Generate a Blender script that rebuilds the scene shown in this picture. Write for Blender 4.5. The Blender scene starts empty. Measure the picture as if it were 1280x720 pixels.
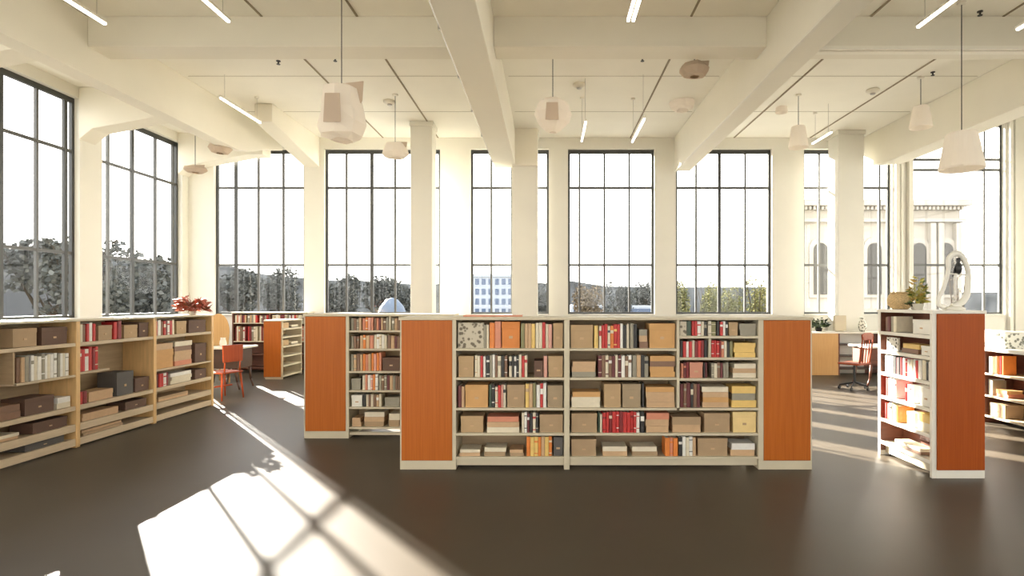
import bpy, bmesh, math, random
from mathutils import Vector, Matrix, noise
random.seed(7)
sc = bpy.context.scene
COL = sc.collection

# ------------------------------------------------------------------ camera, world, sun, exposure
F = 740.0; PX = 685.0; PY = 378.0; EYE = 1.6
cam_d = bpy.data.cameras.new('camera'); cam = bpy.data.objects.new('camera', cam_d); COL.objects.link(cam)
cam_d.sensor_width = 36; cam_d.lens = 36 * F / 1280
cam_d.shift_x = -(PX - 640) / 1280; cam_d.shift_y = (PY - 360) / 1280
cam_d.clip_start = 0.05; cam_d.clip_end = 2000
cam.location = (0, 0, EYE); cam.rotation_euler = (math.radians(90), 0, 0)
sc.camera = cam
sc.view_settings.view_transform = 'Standard'; sc.view_settings.look = 'None'
sc.view_settings.gamma = 1; sc.view_settings.use_curve_mapping = False
sc.view_settings.exposure = 0.0
SKY = 4.6
SUN_E = 52.0
SUN_AZ = 38.5      # degrees left of straight ahead, where the sun stands
SUN_EL = 21.2
w = bpy.data.worlds.new('sky'); sc.world = w; w.use_nodes = True
nt = w.node_tree; nt.nodes.clear()
wo = nt.nodes.new('ShaderNodeOutputWorld'); bg = nt.nodes.new('ShaderNodeBackground')
tc = nt.nodes.new('ShaderNodeTexCoord'); sx = nt.nodes.new('ShaderNodeSeparateXYZ')
rp = nt.nodes.new('ShaderNodeValToRGB')
rp.color_ramp.elements[0].position = 0.0; rp.color_ramp.elements[0].color = (1.0, .97, .91, 1)
rp.color_ramp.elements[1].position = 0.75; rp.color_ramp.elements[1].color = (.72, .80, .90, 1)
e = rp.color_ramp.elements.new(.25); e.color = (1.0, .975, .93, 1)
nt.links.new(tc.outputs['Generated'], sx.inputs[0]); nt.links.new(sx.outputs['Z'], rp.inputs[0])
nt.links.new(rp.outputs[0], bg.inputs[0]); nt.links.new(bg.outputs[0], wo.inputs[0])
bg.inputs[1].default_value = SKY
sl = bpy.data.lights.new('sun', 'SUN'); sl.energy = SUN_E; sl.angle = math.radians(.5); sl.color = (1, .945, .84)
so = bpy.data.objects.new('sun', sl); COL.objects.link(so)
az, el = math.radians(SUN_AZ), math.radians(SUN_EL)
sd = Vector((math.sin(az) * math.cos(el), -math.cos(az) * math.cos(el), -math.sin(el)))
so.rotation_euler = sd.to_track_quat('-Z', 'Y').to_euler(); so.location = (-30, 40, 18)

def X(px, Z): return (px - PX) * Z / F
def H(py, Z): return EYE - (py - PY) * Z / F

# ------------------------------------------------------------------ materials
def mat(name, col, rough=.6, metal=0, spec=.5, noise_amt=0, noise_scale=8, bump=0, stretch=None, coat=0, emit=None, estr=0, trans=0):
    m = bpy.data.materials.new(name); m.use_nodes = True; n = m.node_tree.nodes; l = m.node_tree.links
    b = n['Principled BSDF']; b.inputs['Base Color'].default_value = (*col, 1)
    b.inputs['Roughness'].default_value = rough; b.inputs['Metallic'].default_value = metal
    b.inputs['Specular IOR Level'].default_value = spec; b.inputs['Coat Weight'].default_value = coat
    if emit: b.inputs['Emission Color'].default_value = (*emit, 1); b.inputs['Emission Strength'].default_value = estr
    if noise_amt or bump:
        t = n.new('ShaderNodeTexCoord'); mp = n.new('ShaderNodeMapping')
        if stretch: mp.inputs['Scale'].default_value = stretch
        nz = n.new('ShaderNodeTexNoise'); nz.inputs['Scale'].default_value = noise_scale; nz.inputs['Detail'].default_value = 5
        l.new(t.outputs['Object'], mp.inputs[0]); l.new(mp.outputs[0], nz.inputs[0])
        if noise_amt:
            r = n.new('ShaderNodeValToRGB')
            r.color_ramp.elements[0].position = .3; r.color_ramp.elements[1].position = .7
            r.color_ramp.elements[0].color = (*[max(0, c * (1 - noise_amt)) for c in col], 1)
            r.color_ramp.elements[1].color = (*[min(1, c * (1 + noise_amt)) for c in col], 1)
            l.new(nz.outputs[0], r.inputs[0]); l.new(r.outputs[0], b.inputs['Base Color'])
        if bump:
            bp = n.new('ShaderNodeBump'); bp.inputs['Strength'].default_value = bump; bp.inputs['Distance'].default_value = .01
            l.new(nz.outputs[0], bp.inputs['Height']); l.new(bp.outputs[0], b.inputs['Normal'])
    return m

def glass(name, gloss=.05, tint=(1, 1, 1)):
    m = bpy.data.materials.new(name); m.use_nodes = True; n = m.node_tree.nodes; l = m.node_tree.links; n.clear()
    o = n.new('ShaderNodeOutputMaterial'); mx = n.new('ShaderNodeMixShader'); t = n.new('ShaderNodeBsdfTransparent'); g = n.new('ShaderNodeBsdfGlossy')
    t.inputs[0].default_value = (*tint, 1); g.inputs['Roughness'].default_value = .02; mx.inputs[0].default_value = gloss
    l.new(t.outputs[0], mx.inputs[1]); l.new(g.outputs[0], mx.inputs[2]); l.new(mx.outputs[0], o.inputs[0])
    return m

def paper(name, col, tr=.4, emit=0):
    m = bpy.data.materials.new(name); m.use_nodes = True; n = m.node_tree.nodes; l = m.node_tree.links; n.clear()
    o = n.new('ShaderNodeOutputMaterial'); mx = n.new('ShaderNodeMixShader'); d = n.new('ShaderNodeBsdfDiffuse'); t = n.new('ShaderNodeBsdfTranslucent')
    d.inputs[0].default_value = (*col, 1); t.inputs[0].default_value = (*col, 1); mx.inputs[0].default_value = tr
    l.new(d.outputs[0], mx.inputs[1]); l.new(t.outputs[0], mx.inputs[2])
    if emit:
        a = n.new('ShaderNodeAddShader'); e = n.new('ShaderNodeEmission'); e.inputs[0].default_value = (1, .9, .78, 1); e.inputs[1].default_value = emit
        l.new(mx.outputs[0], a.inputs[0]); l.new(e.outputs[0], a.inputs[1]); l.new(a.outputs[0], o.inputs[0])
    else: l.new(mx.outputs[0], o.inputs[0])
    return m

M = {}
M['wall'] = mat('wall_paint', (.79, .77, .69), .75, noise_amt=.015, noise_scale=2)
M['ceil'] = mat('ceiling_paint', (.90, .87, .77), .8, noise_amt=.02, noise_scale=1.5)
M['beam'] = mat('beam_paint', (.83, .79, .68), .8, noise_amt=.02, noise_scale=1.2)
M['groove'] = mat('ceiling_joint', (.30, .25, .17), .8)
M['frame'] = mat('dark_window_metal', (.06, .062, .06), .4, .3)
M['bar'] = mat('grey_window_metal', (.09, .09, .085), .4, .3)
M['glass'] = glass('window_glass', .012)
M['cream'] = mat('cream_lacquer', (.57, .50, .36), .5, noise_amt=.03, noise_scale=3)
M['birch'] = mat('birch_wood', (.72, .46, .20), .45, noise_amt=.10, noise_scale=6, stretch=(6, 6, .6))
M['shelfwood'] = mat('shelf_board_wood', (.56, .44, .29), .5, noise_amt=.08, noise_scale=6, stretch=(1, 8, 8))
M['back'] = mat('shelf_back_board', (.42, .305, .18), .6, noise_amt=.10, noise_scale=4, stretch=(.6, 1, 7))
M['backred'] = mat('dark_red_wood', (.16, .055, .03), .5, noise_amt=.2, noise_scale=5, stretch=(1, 1, 6))
M['dkwood'] = mat('dark_brown_wood', (.07, .035, .022), .4, noise_amt=.2, noise_scale=6, stretch=(1, 6, 1))
M['whitelac'] = mat('white_lacquer', (.80, .76, .66), .4)
M['metal'] = mat('brushed_metal', (.5, .48, .44), .35, .9)
M['dkmetal'] = mat('dark_metal', (.04, .04, .04), .4, .6)
M['paperwhite'] = mat('page_paper', (.74, .70, .58), .9)
M['shade'] = paper('lamp_paper', (.84, .78, .68), .35, .10)
M['shadepink'] = paper('lamp_paper_panel', (.72, .60, .48), .3)
M['led'] = mat('led_diffuser', (.9, .9, .85), .5, emit=(1, .95, .84), estr=7)
M['black'] = mat('black_plastic', (.02, .02, .02), .4)

# orange laminate with fine vertical grain
def grain(name, c0, c1, rough=.42):
    m = bpy.data.materials.new(name); m.use_nodes = True; n = m.node_tree.nodes; l = m.node_tree.links; b = n['Principled BSDF']
    t = n.new('ShaderNodeTexCoord'); mp = n.new('ShaderNodeMapping'); mp.inputs['Scale'].default_value = (40, 40, .8)
    nz = n.new('ShaderNodeTexNoise'); nz.inputs['Scale'].default_value = 2.2; nz.inputs['Detail'].default_value = 6; nz.inputs['Distortion'].default_value = .4
    r = n.new('ShaderNodeValToRGB'); r.color_ramp.elements[0].position = .3; r.color_ramp.elements[1].position = .72
    r.color_ramp.elements[0].color = (*c0, 1); r.color_ramp.elements[1].color = (*c1, 1)
    l.new(t.outputs['Object'], mp.inputs[0]); l.new(mp.outputs[0], nz.inputs[0]); l.new(nz.outputs[0], r.inputs[0]); l.new(r.outputs[0], b.inputs['Base Color'])
    b.inputs['Roughness'].default_value = rough; b.inputs['Specular IOR Level'].default_value = .25
    return m
M['orange'] = grain('orange_wood_laminate', (.40, .098, .009), (.49, .132, .014))
M['orange2'] = grain('reddish_wood_laminate', (.32, .060, .005), (.39, .080, .009))
M['oak'] = grain('pale_oak', (.58, .34, .13), (.68, .42, .18))
M['redwood'] = grain('red_stained_wood', (.24, .04, .012), (.36, .07, .02))

# floor : dark polished linoleum
m = bpy.data.materials.new('polished_dark_floor'); m.use_nodes = True; n = m.node_tree.nodes; l = m.node_tree.links; b = n['Principled BSDF']
t = n.new('ShaderNodeTexCoord'); nz = n.new('ShaderNodeTexNoise'); nz.inputs['Scale'].default_value = 1.3; nz.inputs['Detail'].default_value = 7
r = n.new('ShaderNodeValToRGB'); r.color_ramp.elements[0].color = (.068, .054, .038, 1); r.color_ramp.elements[1].color = (.090, .073, .053, 1)
l.new(t.outputs['Object'], nz.inputs[0]); l.new(nz.outputs[0], r.inputs[0]); l.new(r.outputs[0], b.inputs['Base Color'])
b.inputs['Roughness'].default_value = .42; b.inputs['Specular IOR Level'].default_value = .16
M['floor'] = m

# ------------------------------------------------------------------ mesh helpers
class MB:
    def __init__(s): s.v = []; s.f = []; s.m = []; s.mats = []
    def mi(s, m):
        if m not in s.mats: s.mats.append(m)
        return s.mats.index(m)
    def add(s, vs, fs, m):
        k = len(s.v); s.v += [tuple(v) for v in vs]; i = s.mi(m)
        for f in fs: s.f.append([k + a for a in f]); s.m.append(i)
    def box(s, x0, x1, y0, y1, z0, z1, m):
        if x1 < x0: x0, x1 = x1, x0
        if y1 < y0: y0, y1 = y1, y0
        if z1 < z0: z0, z1 = z1, z0
        vs = [(x, y, z) for z in (z0, z1) for y in (y0, y1) for x in (x0, x1)]
        s.add(vs, [(0, 2, 3, 1), (4, 5, 7, 6), (0, 1, 5, 4), (2, 6, 7, 3), (0, 4, 6, 2), (1, 3, 7, 5)], m); return s
    def tube(s, p0, p1, r0, r1, m, n=10):
        p0 = Vector(p0); p1 = Vector(p1); d = (p1 - p0).normalized(); a = d.orthogonal().normalized(); b = d.cross(a)
        vs = []
        for p, r in ((p0, r0), (p1, r1)):
            for i in range(n):
                t = 2 * math.pi * i / n; vs.append(p + a * math.cos(t) * r + b * math.sin(t) * r)
        fs = [(i, (i + 1) % n, n + (i + 1) % n, n + i) for i in range(n)] + [tuple(range(n))[::-1], tuple(range(n, 2 * n))]
        s.add(vs, fs, m); return s
    def lathe(s, prof, m, n=20, c=(0, 0, 0), jit=0):
        vs = []; k = len(prof)
        for r, z in prof:
            for i in range(n):
                t = 2 * math.pi * i / n; rr = r * (1 + random.uniform(-jit, jit))
                vs.append((c[0] + rr * math.cos(t), c[1] + rr * math.sin(t), c[2] + z + random.uniform(-jit, jit) * .12))
        fs = [(j * n + i, j * n + (i + 1) % n, (j + 1) * n + (i + 1) % n, (j + 1) * n + i) for j in range(k - 1) for i in range(n)]
        s.add(vs, fs, m); return s
    def prism(s, pts, axis, a0, a1, m):   # pts 2-d outline; axis 'x' -> (y,z); 'y' -> (x,z); 'z' -> (x,y)
        def P(p, a): return {'x': (a, p[0], p[1]), 'y': (p[0], a, p[1]), 'z': (p[0], p[1], a)}[axis]
        n = len(pts); vs = [P(p, a0) for p in pts] + [P(p, a1) for p in pts]
        fs = [(i, (i + 1) % n, n + (i + 1) % n, n + i) for i in range(n)] + [tuple(range(n))[::-1], tuple(range(n, 2 * n))]
        s.add(vs, fs, m); return s
    def build(s, name, parent=None, bevel=0, smooth=False, loc=None, rz=0):
        me = bpy.data.meshes.new(name); me.from_pydata(s.v, [], s.f)
        for mm in s.mats: me.materials.append(mm)
        me.polygons.foreach_set('material_index', s.m)
        if smooth: me.polygons.foreach_set('use_smooth', [True] * len(me.polygons))
        me.update()
        bm = bmesh.new(); bm.from_mesh(me); bmesh.ops.recalc_face_normals(bm, faces=bm.faces[:]); bm.to_mesh(me); bm.free()
        o = bpy.data.objects.new(name, me); COL.objects.link(o)
        if parent: o.parent = parent
        if loc is not None: o.location = loc
        if rz: o.rotation_euler = (0, 0, rz)
        if bevel:
            b = o.modifiers.new('bevel', 'BEVEL'); b.width = bevel; b.segments = 2; b.limit_method = 'ANGLE'
        return o
def tag(o, label, cat, group=None, kind=None):
    o['label'] = label; o['category'] = cat
    if group: o['group'] = group
    if kind: o['kind'] = kind
    return o
def struct(o, label=None):
    o['kind'] = 'structure'
    if label: o['label'] = label
    return o
def empty(name, loc, rz=0, label=None, cat=None, group=None):
    o = bpy.data.objects.new(name, None); COL.objects.link(o); o.location = loc; o.rotation_euler = (0, 0, rz); o.empty_display_size = .1
    if label: tag(o, label, cat, group)
    return o

# ------------------------------------------------------------------ room shell
ZB = 14.0; XL = -8.5; XR = 11.9; YF = -5.0; ZC = 5.5; ZC2 = 6.6; TH = .2; SILL = 1.3
b = MB(); b.box(XL - .5, XR + .5, YF - .4, ZB + .5, -.12, 0, M['floor']); struct(b.build('floor'), 'dark polished floor')
b = MB(); b.box(XL - .4, 7.95, YF - .4, ZB + .4, ZC, ZC + .2, M['ceil'])
# joint grooves: thin battens under the ceiling
for gx in (-3.9, -2.6, 1.95, 4.4, 6.2): b.box(gx - .014, gx + .014, YF, ZB, ZC - .012, ZC, M['groove'])
for gy in (5.2, 6.7, 10.2, 12.1): 
    for (a, c) in ((-6.2, -1.25), (-.68, 2.95), (3.4, 7.4)): b.box(a, c, gy - .005, gy + .005, ZC - .003, ZC, M['groove'])
b.box(7.95, XR + .4, YF - .4, ZB + .4, ZC2, ZC2 + .2, M['ceil'])
b.box(7.90, 7.98, YF - .4, ZB + .4, ZC, ZC2 + .2, M['ceil'])
struct(b.build('ceiling'), 'cream ceiling panels with dark joints')

def window(idx, axis, a0, a1, z0, z1, pos, out, vbars, hbars, thick=()):
    """axis 'x': wall plane y=pos, opening a0..a1 in x ; axis 'y': wall plane x=pos.  out=+1/-1 outward direction."""
    root = empty('window_%d' % idx, ((a0 + a1) / 2, pos, z0) if axis == 'x' else (pos, (a0 + a1) / 2, z0)); root['kind'] = 'structure'
    rl = root.location
    p0 = pos + out * .10; p1 = pos + out * .16
    def bx(mb, u0, u1, zz0, zz1, q0, q1, m):
        if axis == 'x': mb.box(u0 - rl.x, u1 - rl.x, q0 - rl.y, q1 - rl.y, zz0 - rl.z, zz1 - rl.z, m)
        else: mb.box(q0 - rl.x, q1 - rl.x, u0 - rl.y, u1 - rl.y, zz0 - rl.z, zz1 - rl.z, m)
    fr = MB(); w_ = .055
    bx(fr, a0, a0 + w_, z0, z1, p0, p1, M['frame']); bx(fr, a1 - w_, a1, z0, z1, p0, p1, M['frame'])
    bx(fr, a0 + w_, a1 - w_, z1 - .09, z1, p0, p1, M['frame']); bx(fr, a0 + w_, a1 - w_, z0, z0 + .07, p0, p1, M['frame'])
    fo = fr.build('window_frame', root)
    mu = MB()
    for i, v in enumerate(vbars):
        hw = .036 if i in thick else .022
        bx(mu, v - hw, v + hw, z0 + .07, z1 - .09, p0 + out * .005, p1 - out * .005, M['frame'] if i in thick else M['bar'])
    for h in hbars: bx(mu, a0 + w_, a1 - w_, h - .026, h + .026, p0 + out * .008, p1 - out * .008, M['bar'])
    mu.build('muntin', root)
    g = MB(); bx(g, a0 + w_, a1 - w_, z0 + .07, z1 - .09, pos + out * .128, pos + out * .132, M['glass']); g.build('pane', fo)
    s = MB(); bx(s, a0 + .004, a1 - .004, z0 - .001, z0 + .022, pos - out * .05, pos + out * .095, M['wall']); s.build('window_sill', root)
    return root
def wall_with_holes(name, axis, pos, out, a0, a1, z0, z1, holes, mat_, extra=None):
    mb = MB(); th = TH * out; cur = a0
    def bx(u0, u1, zz0, zz1):
        if u1 - u0 < 1e-4 or zz1 - zz0 < 1e-4: return
        if axis == 'x': mb.box(u0, u1, pos, pos + th, zz0, zz1, mat_)
        else: mb.box(pos, pos + th, u0, u1, zz0, zz1, mat_)
    for (h0, h1, s0, s1) in sorted(holes):
        bx(cur, h0, z0, z1); bx(h0, h1, z0, s0); bx(h0, h1, s1, z1); cur = h1
    bx(cur, a1, z0, z1)
    if extra: extra(mb)
    o = mb.build(name); struct(o); return o
HT = H(186, ZB)
hb = [4.33, 2.49]
bw = [(267, 380, (297, 325, 356), (0,)), (405, 550, (434.5, 466, 495, 523), (1,)), (588, 686, (614.5, 640, 663), ()),
      (710, 818, (724, 755, 786), ()), (845, 965, (869, 898, 930), (1,)), (1005, 1115, (1022, 1048, 1075, 1097), ()), (1140, 1256, (1227,), ())]
holes = []
for i, (p0, p1, vb, th_) in enumerate(bw):
    x0, x1 = X(p0, ZB), X(p1, ZB); top = HT if i < 6 else H(152, ZB)
    holes.append((x0, x1, SILL, top))
    window(i + 1, 'x', x0, x1, SILL, top, ZB, 1, [X(v, ZB + .19) for v in vb], hb if i < 6 else [2.49, H(198, ZB), H(211, ZB)], th_)
def pil(mb):
    # stepped mouldings on the pier beside the tall right window
    for a, c, d in ((1117, 1122, .10), (1125, 1129, .06), (1133, 1138, .12), (1259, 1263, .10), (1267, 1270, .06)):
        mb.box(X(a, ZB), X(c, ZB), ZB - d, ZB, 0, ZC if a < 1200 else ZC2, M['wall'])
wall_with_holes('wall_back', 'x', ZB, 1, XL - TH, XR + TH, 0, ZC2 + .1, holes, M['wall'], pil)
# left wall windows
lw = [(11.29, 13.76, (11.6, 12.28, 13.0, 13.6), (1,)), (8.30, 10.75, (8.75, 9.32, 9.98, 10.57), (1, 3)), (5.3, 7.75, (5.9, 6.5, 7.1), (1,)), (2.3, 4.75, (2.9, 3.5, 4.1), (1,)), (-.7, 1.75, (0, .6, 1.2), (1,)), (-3.7, -1.25, (-3, -2.4, -1.8), (1,))]
holes = []
for i, (y0, y1, vb, th_) in enumerate(lw):
    holes.append((y0, y1, SILL, 5.3)); window(8 + i, 'y', y0, y1, SILL, 5.3, XL, -1, vb, hb, th_)
wall_with_holes('wall_left', 'y', XL, -1, YF - TH, ZB, 0, ZC2 + .1, holes, M['wall'])
holes = [(y, y + 2.5, SILL, 5.3) for y in (-4.2, -1, 2.2, 5.4, 8.6)]  # out of view; added along with the rear windows for more sky light
for i, h in enumerate(holes): window(14 + i, 'y', h[0], h[1], h[2], h[3], XR, 1, [h[0] + .83, h[0] + 1.66], hb)
wall_with_holes('wall_right', 'y', XR, 1, YF - TH, ZB, 0, ZC2 + .1, holes, M['wall'])
holes = [(x, x + 2.6, .9, 5.2) for x in (-7.8, -4.6, -1.4, 1.8, 5.0, 8.2)]  # unseen rear openings, added to let sky fill onto the front panels
for i, h in enumerate(holes): window(19 + i, 'x', h[0], h[1], h[2], h[3], YF, -1, [h[0] + .87, h[0] + 1.73], hb)
wall_with_holes('wall_front', 'x', YF, -1, XL, XR, 0, ZC2 + .1, holes, M['wall'])
b = MB(); b.box(XL + .001, XR - .001, ZB - .018, ZB - .001, 0.001, .12, M['whitelac']); struct(b.build('baseboard_back'))
b = MB(); b.box(XL + .001, XL + .018, YF + .02, ZB - .02, 0.001, .12, M['whitelac']); struct(b.build('baseboard_left'))

# ceiling beams
ZBM = EYE + 3.09
tn = [0]
def trim(mb, label, bevel=.012):
    tn[0] += 1; return struct(mb.build('trim_%d' % tn[0], bevel=bevel), label)
b = MB(); b.prism([(YF, ZC), (YF, ZBM), (12.0, ZBM), (12.6, ZBM + .12), (13.2, ZBM + .32), (ZB, ZBM + .50), (ZB, ZC)], 'x', -6.55, -6.27, M['beam']); trim(b, 'deep cream ceiling beam nearest the left windows')
b = MB(); b.prism([(YF, ZC), (YF, ZBM), (13.6, ZBM), (ZB, ZBM + .1), (ZB, ZC)], 'x', -1.22, -.74, M['beam'])
trim(b, 'cream ceiling beam left of centre')
b = MB(); b.prism([(YF, ZC), (YF, ZBM), (13.95, ZBM), (13.95, ZC)], 'x', 2.98, 3.34, M['beam']); trim(b, 'cream ceiling beam right of centre')
b = MB(); b.prism([(YF, ZC), (YF, ZBM), (13.2, ZBM), (ZB, ZBM + .15), (ZB, ZC)], 'x', 7.45, 7.9, M['beam']); trim(b, 'cream ceiling beam nearest the right side')
b = MB(); b.prism([(11.6, ZC), (11.6, ZC - .36), (ZB, EYE + 3.2), (ZB, ZC)], 'x', -5.75, -5.4, M['beam']); trim(b, 'tapered beam end meeting the back wall')
for (a, c) in ((-6.27, -1.22), (-.74, 2.98), (3.34, 7.45)):
    for y in (8.06, 1.6, -3.4):
        b = MB(); b.box(a, c, y, y + .42, ZC - .42, ZC, M['beam'])
        trim(b, 'shallow cream cross beam between the deep beams')
b = MB(); b.box(3.34, 7.45, 8.02, 8.06, ZC - .47, ZC - .42, M['ceil']); b.box(3.34, 7.45, 8.10, 8.2, ZC - .47, ZC - .42, M['ceil']); trim(b, 'raceway under the right cross beam', .004)
for y in (8.0, 10.87, 13.74, 4.9, 2.0):
    b = MB(); b.prism([(XL, ZC), (XL, ZC - .95), (XL + .25, ZC - .75), (-6.9, ZC - .5), (-6.55, ZC - .5), (-6.55, ZC)], 'y', y - .15, y + .25 if y < 13.7 else ZB, M['beam']); trim(b, 'haunched rib over a left wall pier')
# conduits / rails on beam left of centre
b = MB(); b.tube((-1.27, 3.0, 4.86), (-1.27, 13.9, 4.86), .022, .022, M['metal']); b.tube((-1.27, 3.0, 4.95), (-1.27, 13.9, 4.95), .012, .012, M['metal'])
for y in (4, 5.5, 7, 8.5, 10, 11.5, 13): b.box(-1.30, -1.215, y - .02, y + .02, 4.82, 4.98, M['metal'])
tag(b.build('conduit_pipe'), 'metal conduit pipes clipped along the ceiling beam left of centre', 'pipe')
b = MB(); b.box(2.96, 3.0, 2.5, 13.9, ZBM - .03, ZBM - .002, M['whitelac']); tag(b.build('cable_tray'), 'thin white cable channel along the lower edge of right of centre beam', 'cable tray')

# columns
def column(px0, px1, Z, label, zt=ZC, cap=True, d=None):
    x0, x1 = X(px0, Z), X(px1, Z); d = d or (x1 - x0)
    b = MB(); b.box(x0, x1, Z, Z + d, 0, zt, M['wall'])
    if cap: b.box(x0 - .02, x1 + .03, Z - .03, Z + d + .03, zt - .10, zt, M['wall'])
    b.box(x0 - .015, x1 + .015, Z - .015, Z + d + .015, 0, .12, M['whitelac'])
    return trim(b, label, .01)
column(513, 540, 12.75, 'slim cream column right of the wide left window')
column(640, 672, 13.4, 'square cream column near the middle of the back wall', d=.5)
b = MB(); b.box(X(640, 13.3), X(672, 13.3), 13.25, 13.39, H(207, 13.3), ZC, M['beam']); trim(b, 'downstand block above the middle column')
column(1048, 1080, 13.4, 'square cream column before the right hand windows', d=.5)

# ------------------------------------------------------------------ ceiling fixtures
def linear(px0, py0, px1, py1, h, label, n=1, minlen=1.2, Lmax=None, hang=True):
    """lamp hung h above the eye, far end at pixel (px1,py1), near end at py0"""
    Zf = F * h / (PY - py1); Zn = F * h / (PY - py0); x = X(px1, Zf)
    if Lmax: Zn = Zf - Lmax
    L = Zf - Zn; z = EYE + h
    root = empty('linear_pendant_lamp', (x, Zn, z), label=label, cat='lamp', group='linear ceiling lamps')
    bd = MB(); 
    for k in range(n):
        o = (k - (n - 1) / 2) * .06
        bd.box(o - .017, o + .017, 0, L, .012, .045, M['whitelac'])
    bd.build('housing', root)
    for k in range(n):
        o = (k - (n - 1) / 2) * .06
        d = MB(); d.box(o - .015, o + .015, .02, L - .02, -.012, .012, M['led']); d.build('diffuser', root)
    for y in (.15, L - .15):
        c = MB(); c.tube((0, y, .045), (0, y, ZC - z), .003, .003, M['metal'], 6); c.build('cable', root)
    cc = MB(); cc.lathe([(.0, ZC - z - .0), (.04, ZC - z), (.04, ZC - z - .025), (.0, ZC - z - .03)], M['whitelac'], 12, (0, L - .15, 0)); cc.build('ceiling_rose', root)
linear(80, 0, 133, 31, 3.3, 'bright linear lamp at the upper left edge beside the deep beam', Lmax=1.5)
linear(255, 0, 287, 28, 3.35, 'bright linear lamp hanging before the left cross beam', Lmax=1.5)
linear(280, 122, 326, 154, 3.45, 'linear lamp along the far end of the left deep beam')
linear(800, 0, 788, 27, 3.3, 'twin tube linear lamp at the top centre before the cross beam', n=2, Lmax=1.5)
linear(1198, 0, 1146, 35, 3.25, 'bright linear lamp at the upper right before the cross beam', Lmax=1.5)
linear(1280, 30, 1270, 38, 3.25, 'linear lamp in the far upper right corner', Lmax=1.5)
linear(732, 152, 727, 177, 3.1, 'short linear lamp, left of the pair over the middle windows')
linear(795, 148, 790, 178, 3.1, 'short linear lamp, right of the pair over the middle windows')
linear(1037, 165, 1015, 180, 3.3, 'slanted looking linear lamp near the right square column')

def pendant(px, py0, py1, wpx, diam, label, style='facet', panel=True, seed=0):
    Z = F * diam / wpx; x = X(px, Z); zt = H(py0, Z); zb = H(py1, Z); h = zt - zb; R = diam / 2 * {'facet': 1.15, 'ball': 1.22, 'drum': 1.0, 'dish': 1.1}[style]
    root = empty('pendant_lamp', (x, Z, zb), label=label, cat='lamp', group='paper pendant lamps')
    random.seed(100 + seed); sh = MB()
    if style == 'facet':
        sh.lathe([(R * .35, h), (R * .75, h * .93), (R * .95, h * .55), (R, h * .28), (R * .82, h * .08), (R * .5, 0)], M['shade'], 8, jit=.10)
    elif style == 'ball':
        sh.lathe([(R * .4, h), (R * .85, h * .85), (R, h * .55), (R * .85, h * .3), (R * .45, h * .08), (R * .2, 0)], M['shade'], 10, jit=.05)
    elif style == 'drum':
        sh.lathe([(R * .62, h), (R * .70, h * .95), (R * .86, h * .45), (R, h * .05), (R * .98, 0), (R * .94, .01)], M['shade'], 24)
    elif style == 'dish':
        sh.lathe([(R * .2, h), (R * .8, h * .8), (R, h * .45), (R * .7, h * .08), (R * .3, 0)], M['shadepink'], 12, jit=.08)
    so_ = sh.build('lamp_shade', root)
    sm = so_.modifiers.new('solid', 'SOLIDIFY'); sm.thickness = .006
    if panel:
        p = MB(); a = R * (.98 if style == 'facet' else 1.04)
        p.prism([(-R * .40, h * .22), (R * .30, h * .22), (R * .26, h * .72), (-R * .34, h * .72)], 'y', -a, -a + .012, M['shadepink']); p.build('shade_panel', so_)
    if style in ('facet', 'dish'):
        q = MB(); q.prism([(R * .1, h * 1.02), (R * .95, h * 1.06), (R * .9, h * .72), (R * .55, h * .45)], 'y', -.04, -.025, M['shadepink']); q.build('paper_flap', so_)
    c = MB(); c.tube((0, 0, h * .9), (0, 0, ZC - zb - .001), .006, .006, M['dkmetal'], 6); c.build('cable', root)
    s_ = MB(); s_.tube((0, 0, h * .75), (0, 0, h * 1.0), .03, .02, M['dkmetal'], 10); s_.build('socket', root)
    r_ = MB(); r_.lathe([(0, ZC - zb), (.055, ZC - zb), (.05, ZC - zb - .03), (0, ZC - zb - .035)], M['whitelac'], 14); r_.build('ceiling_rose', root)
    return root
pendant(427, 107, 176, 52, .52, 'large crumpled paper pendant lamp hanging left of the centre', 'facet', seed=1)
pendant(691, 124, 166, 38, .46, 'round white paper pendant lamp near the middle of the ceiling', 'ball', seed=2)
pendant(494, 179, 198, 28, .42, 'small crumpled pendant lamp against the wide left window top', 'facet', panel=False, seed=3)
pendant(868, 78, 96, 34, .40, 'shallow tan dish pendant lamp beside the right of centre beam', 'dish', panel=False, seed=4)
pendant(853, 112, 138, 27, .42, 'pale crumpled pendant lamp below the tan dish lamp', 'facet', panel=False, seed=5)
pendant(1151, 133, 160, 26, .36, 'small drum pendant lamp before the right deep beam', 'drum', panel=False, seed=6)
pendant(998, 158, 185, 24, .36, 'small drum pendant lamp above the pier left of right column', 'drum', panel=False, seed=7)
pendant(1202, 166, 212, 50, .52, 'large flared drum pendant lamp before the tall right window', 'drum', panel=False, seed=8)
pendant(977, 122, 141, 15, .24, 'smallest faint pendant lamp beside the right of centre beam', 'drum', panel=False, seed=9)
pendant(244, 207, 216, 25, .40, 'flat dish pendant lamp, left of the two before the corner', 'dish', panel=False, seed=10)
pendant(275, 178, 192, 25, .40, 'flat dish pendant lamp, right of the two before the corner', 'dish', panel=False, seed=11)

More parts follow.
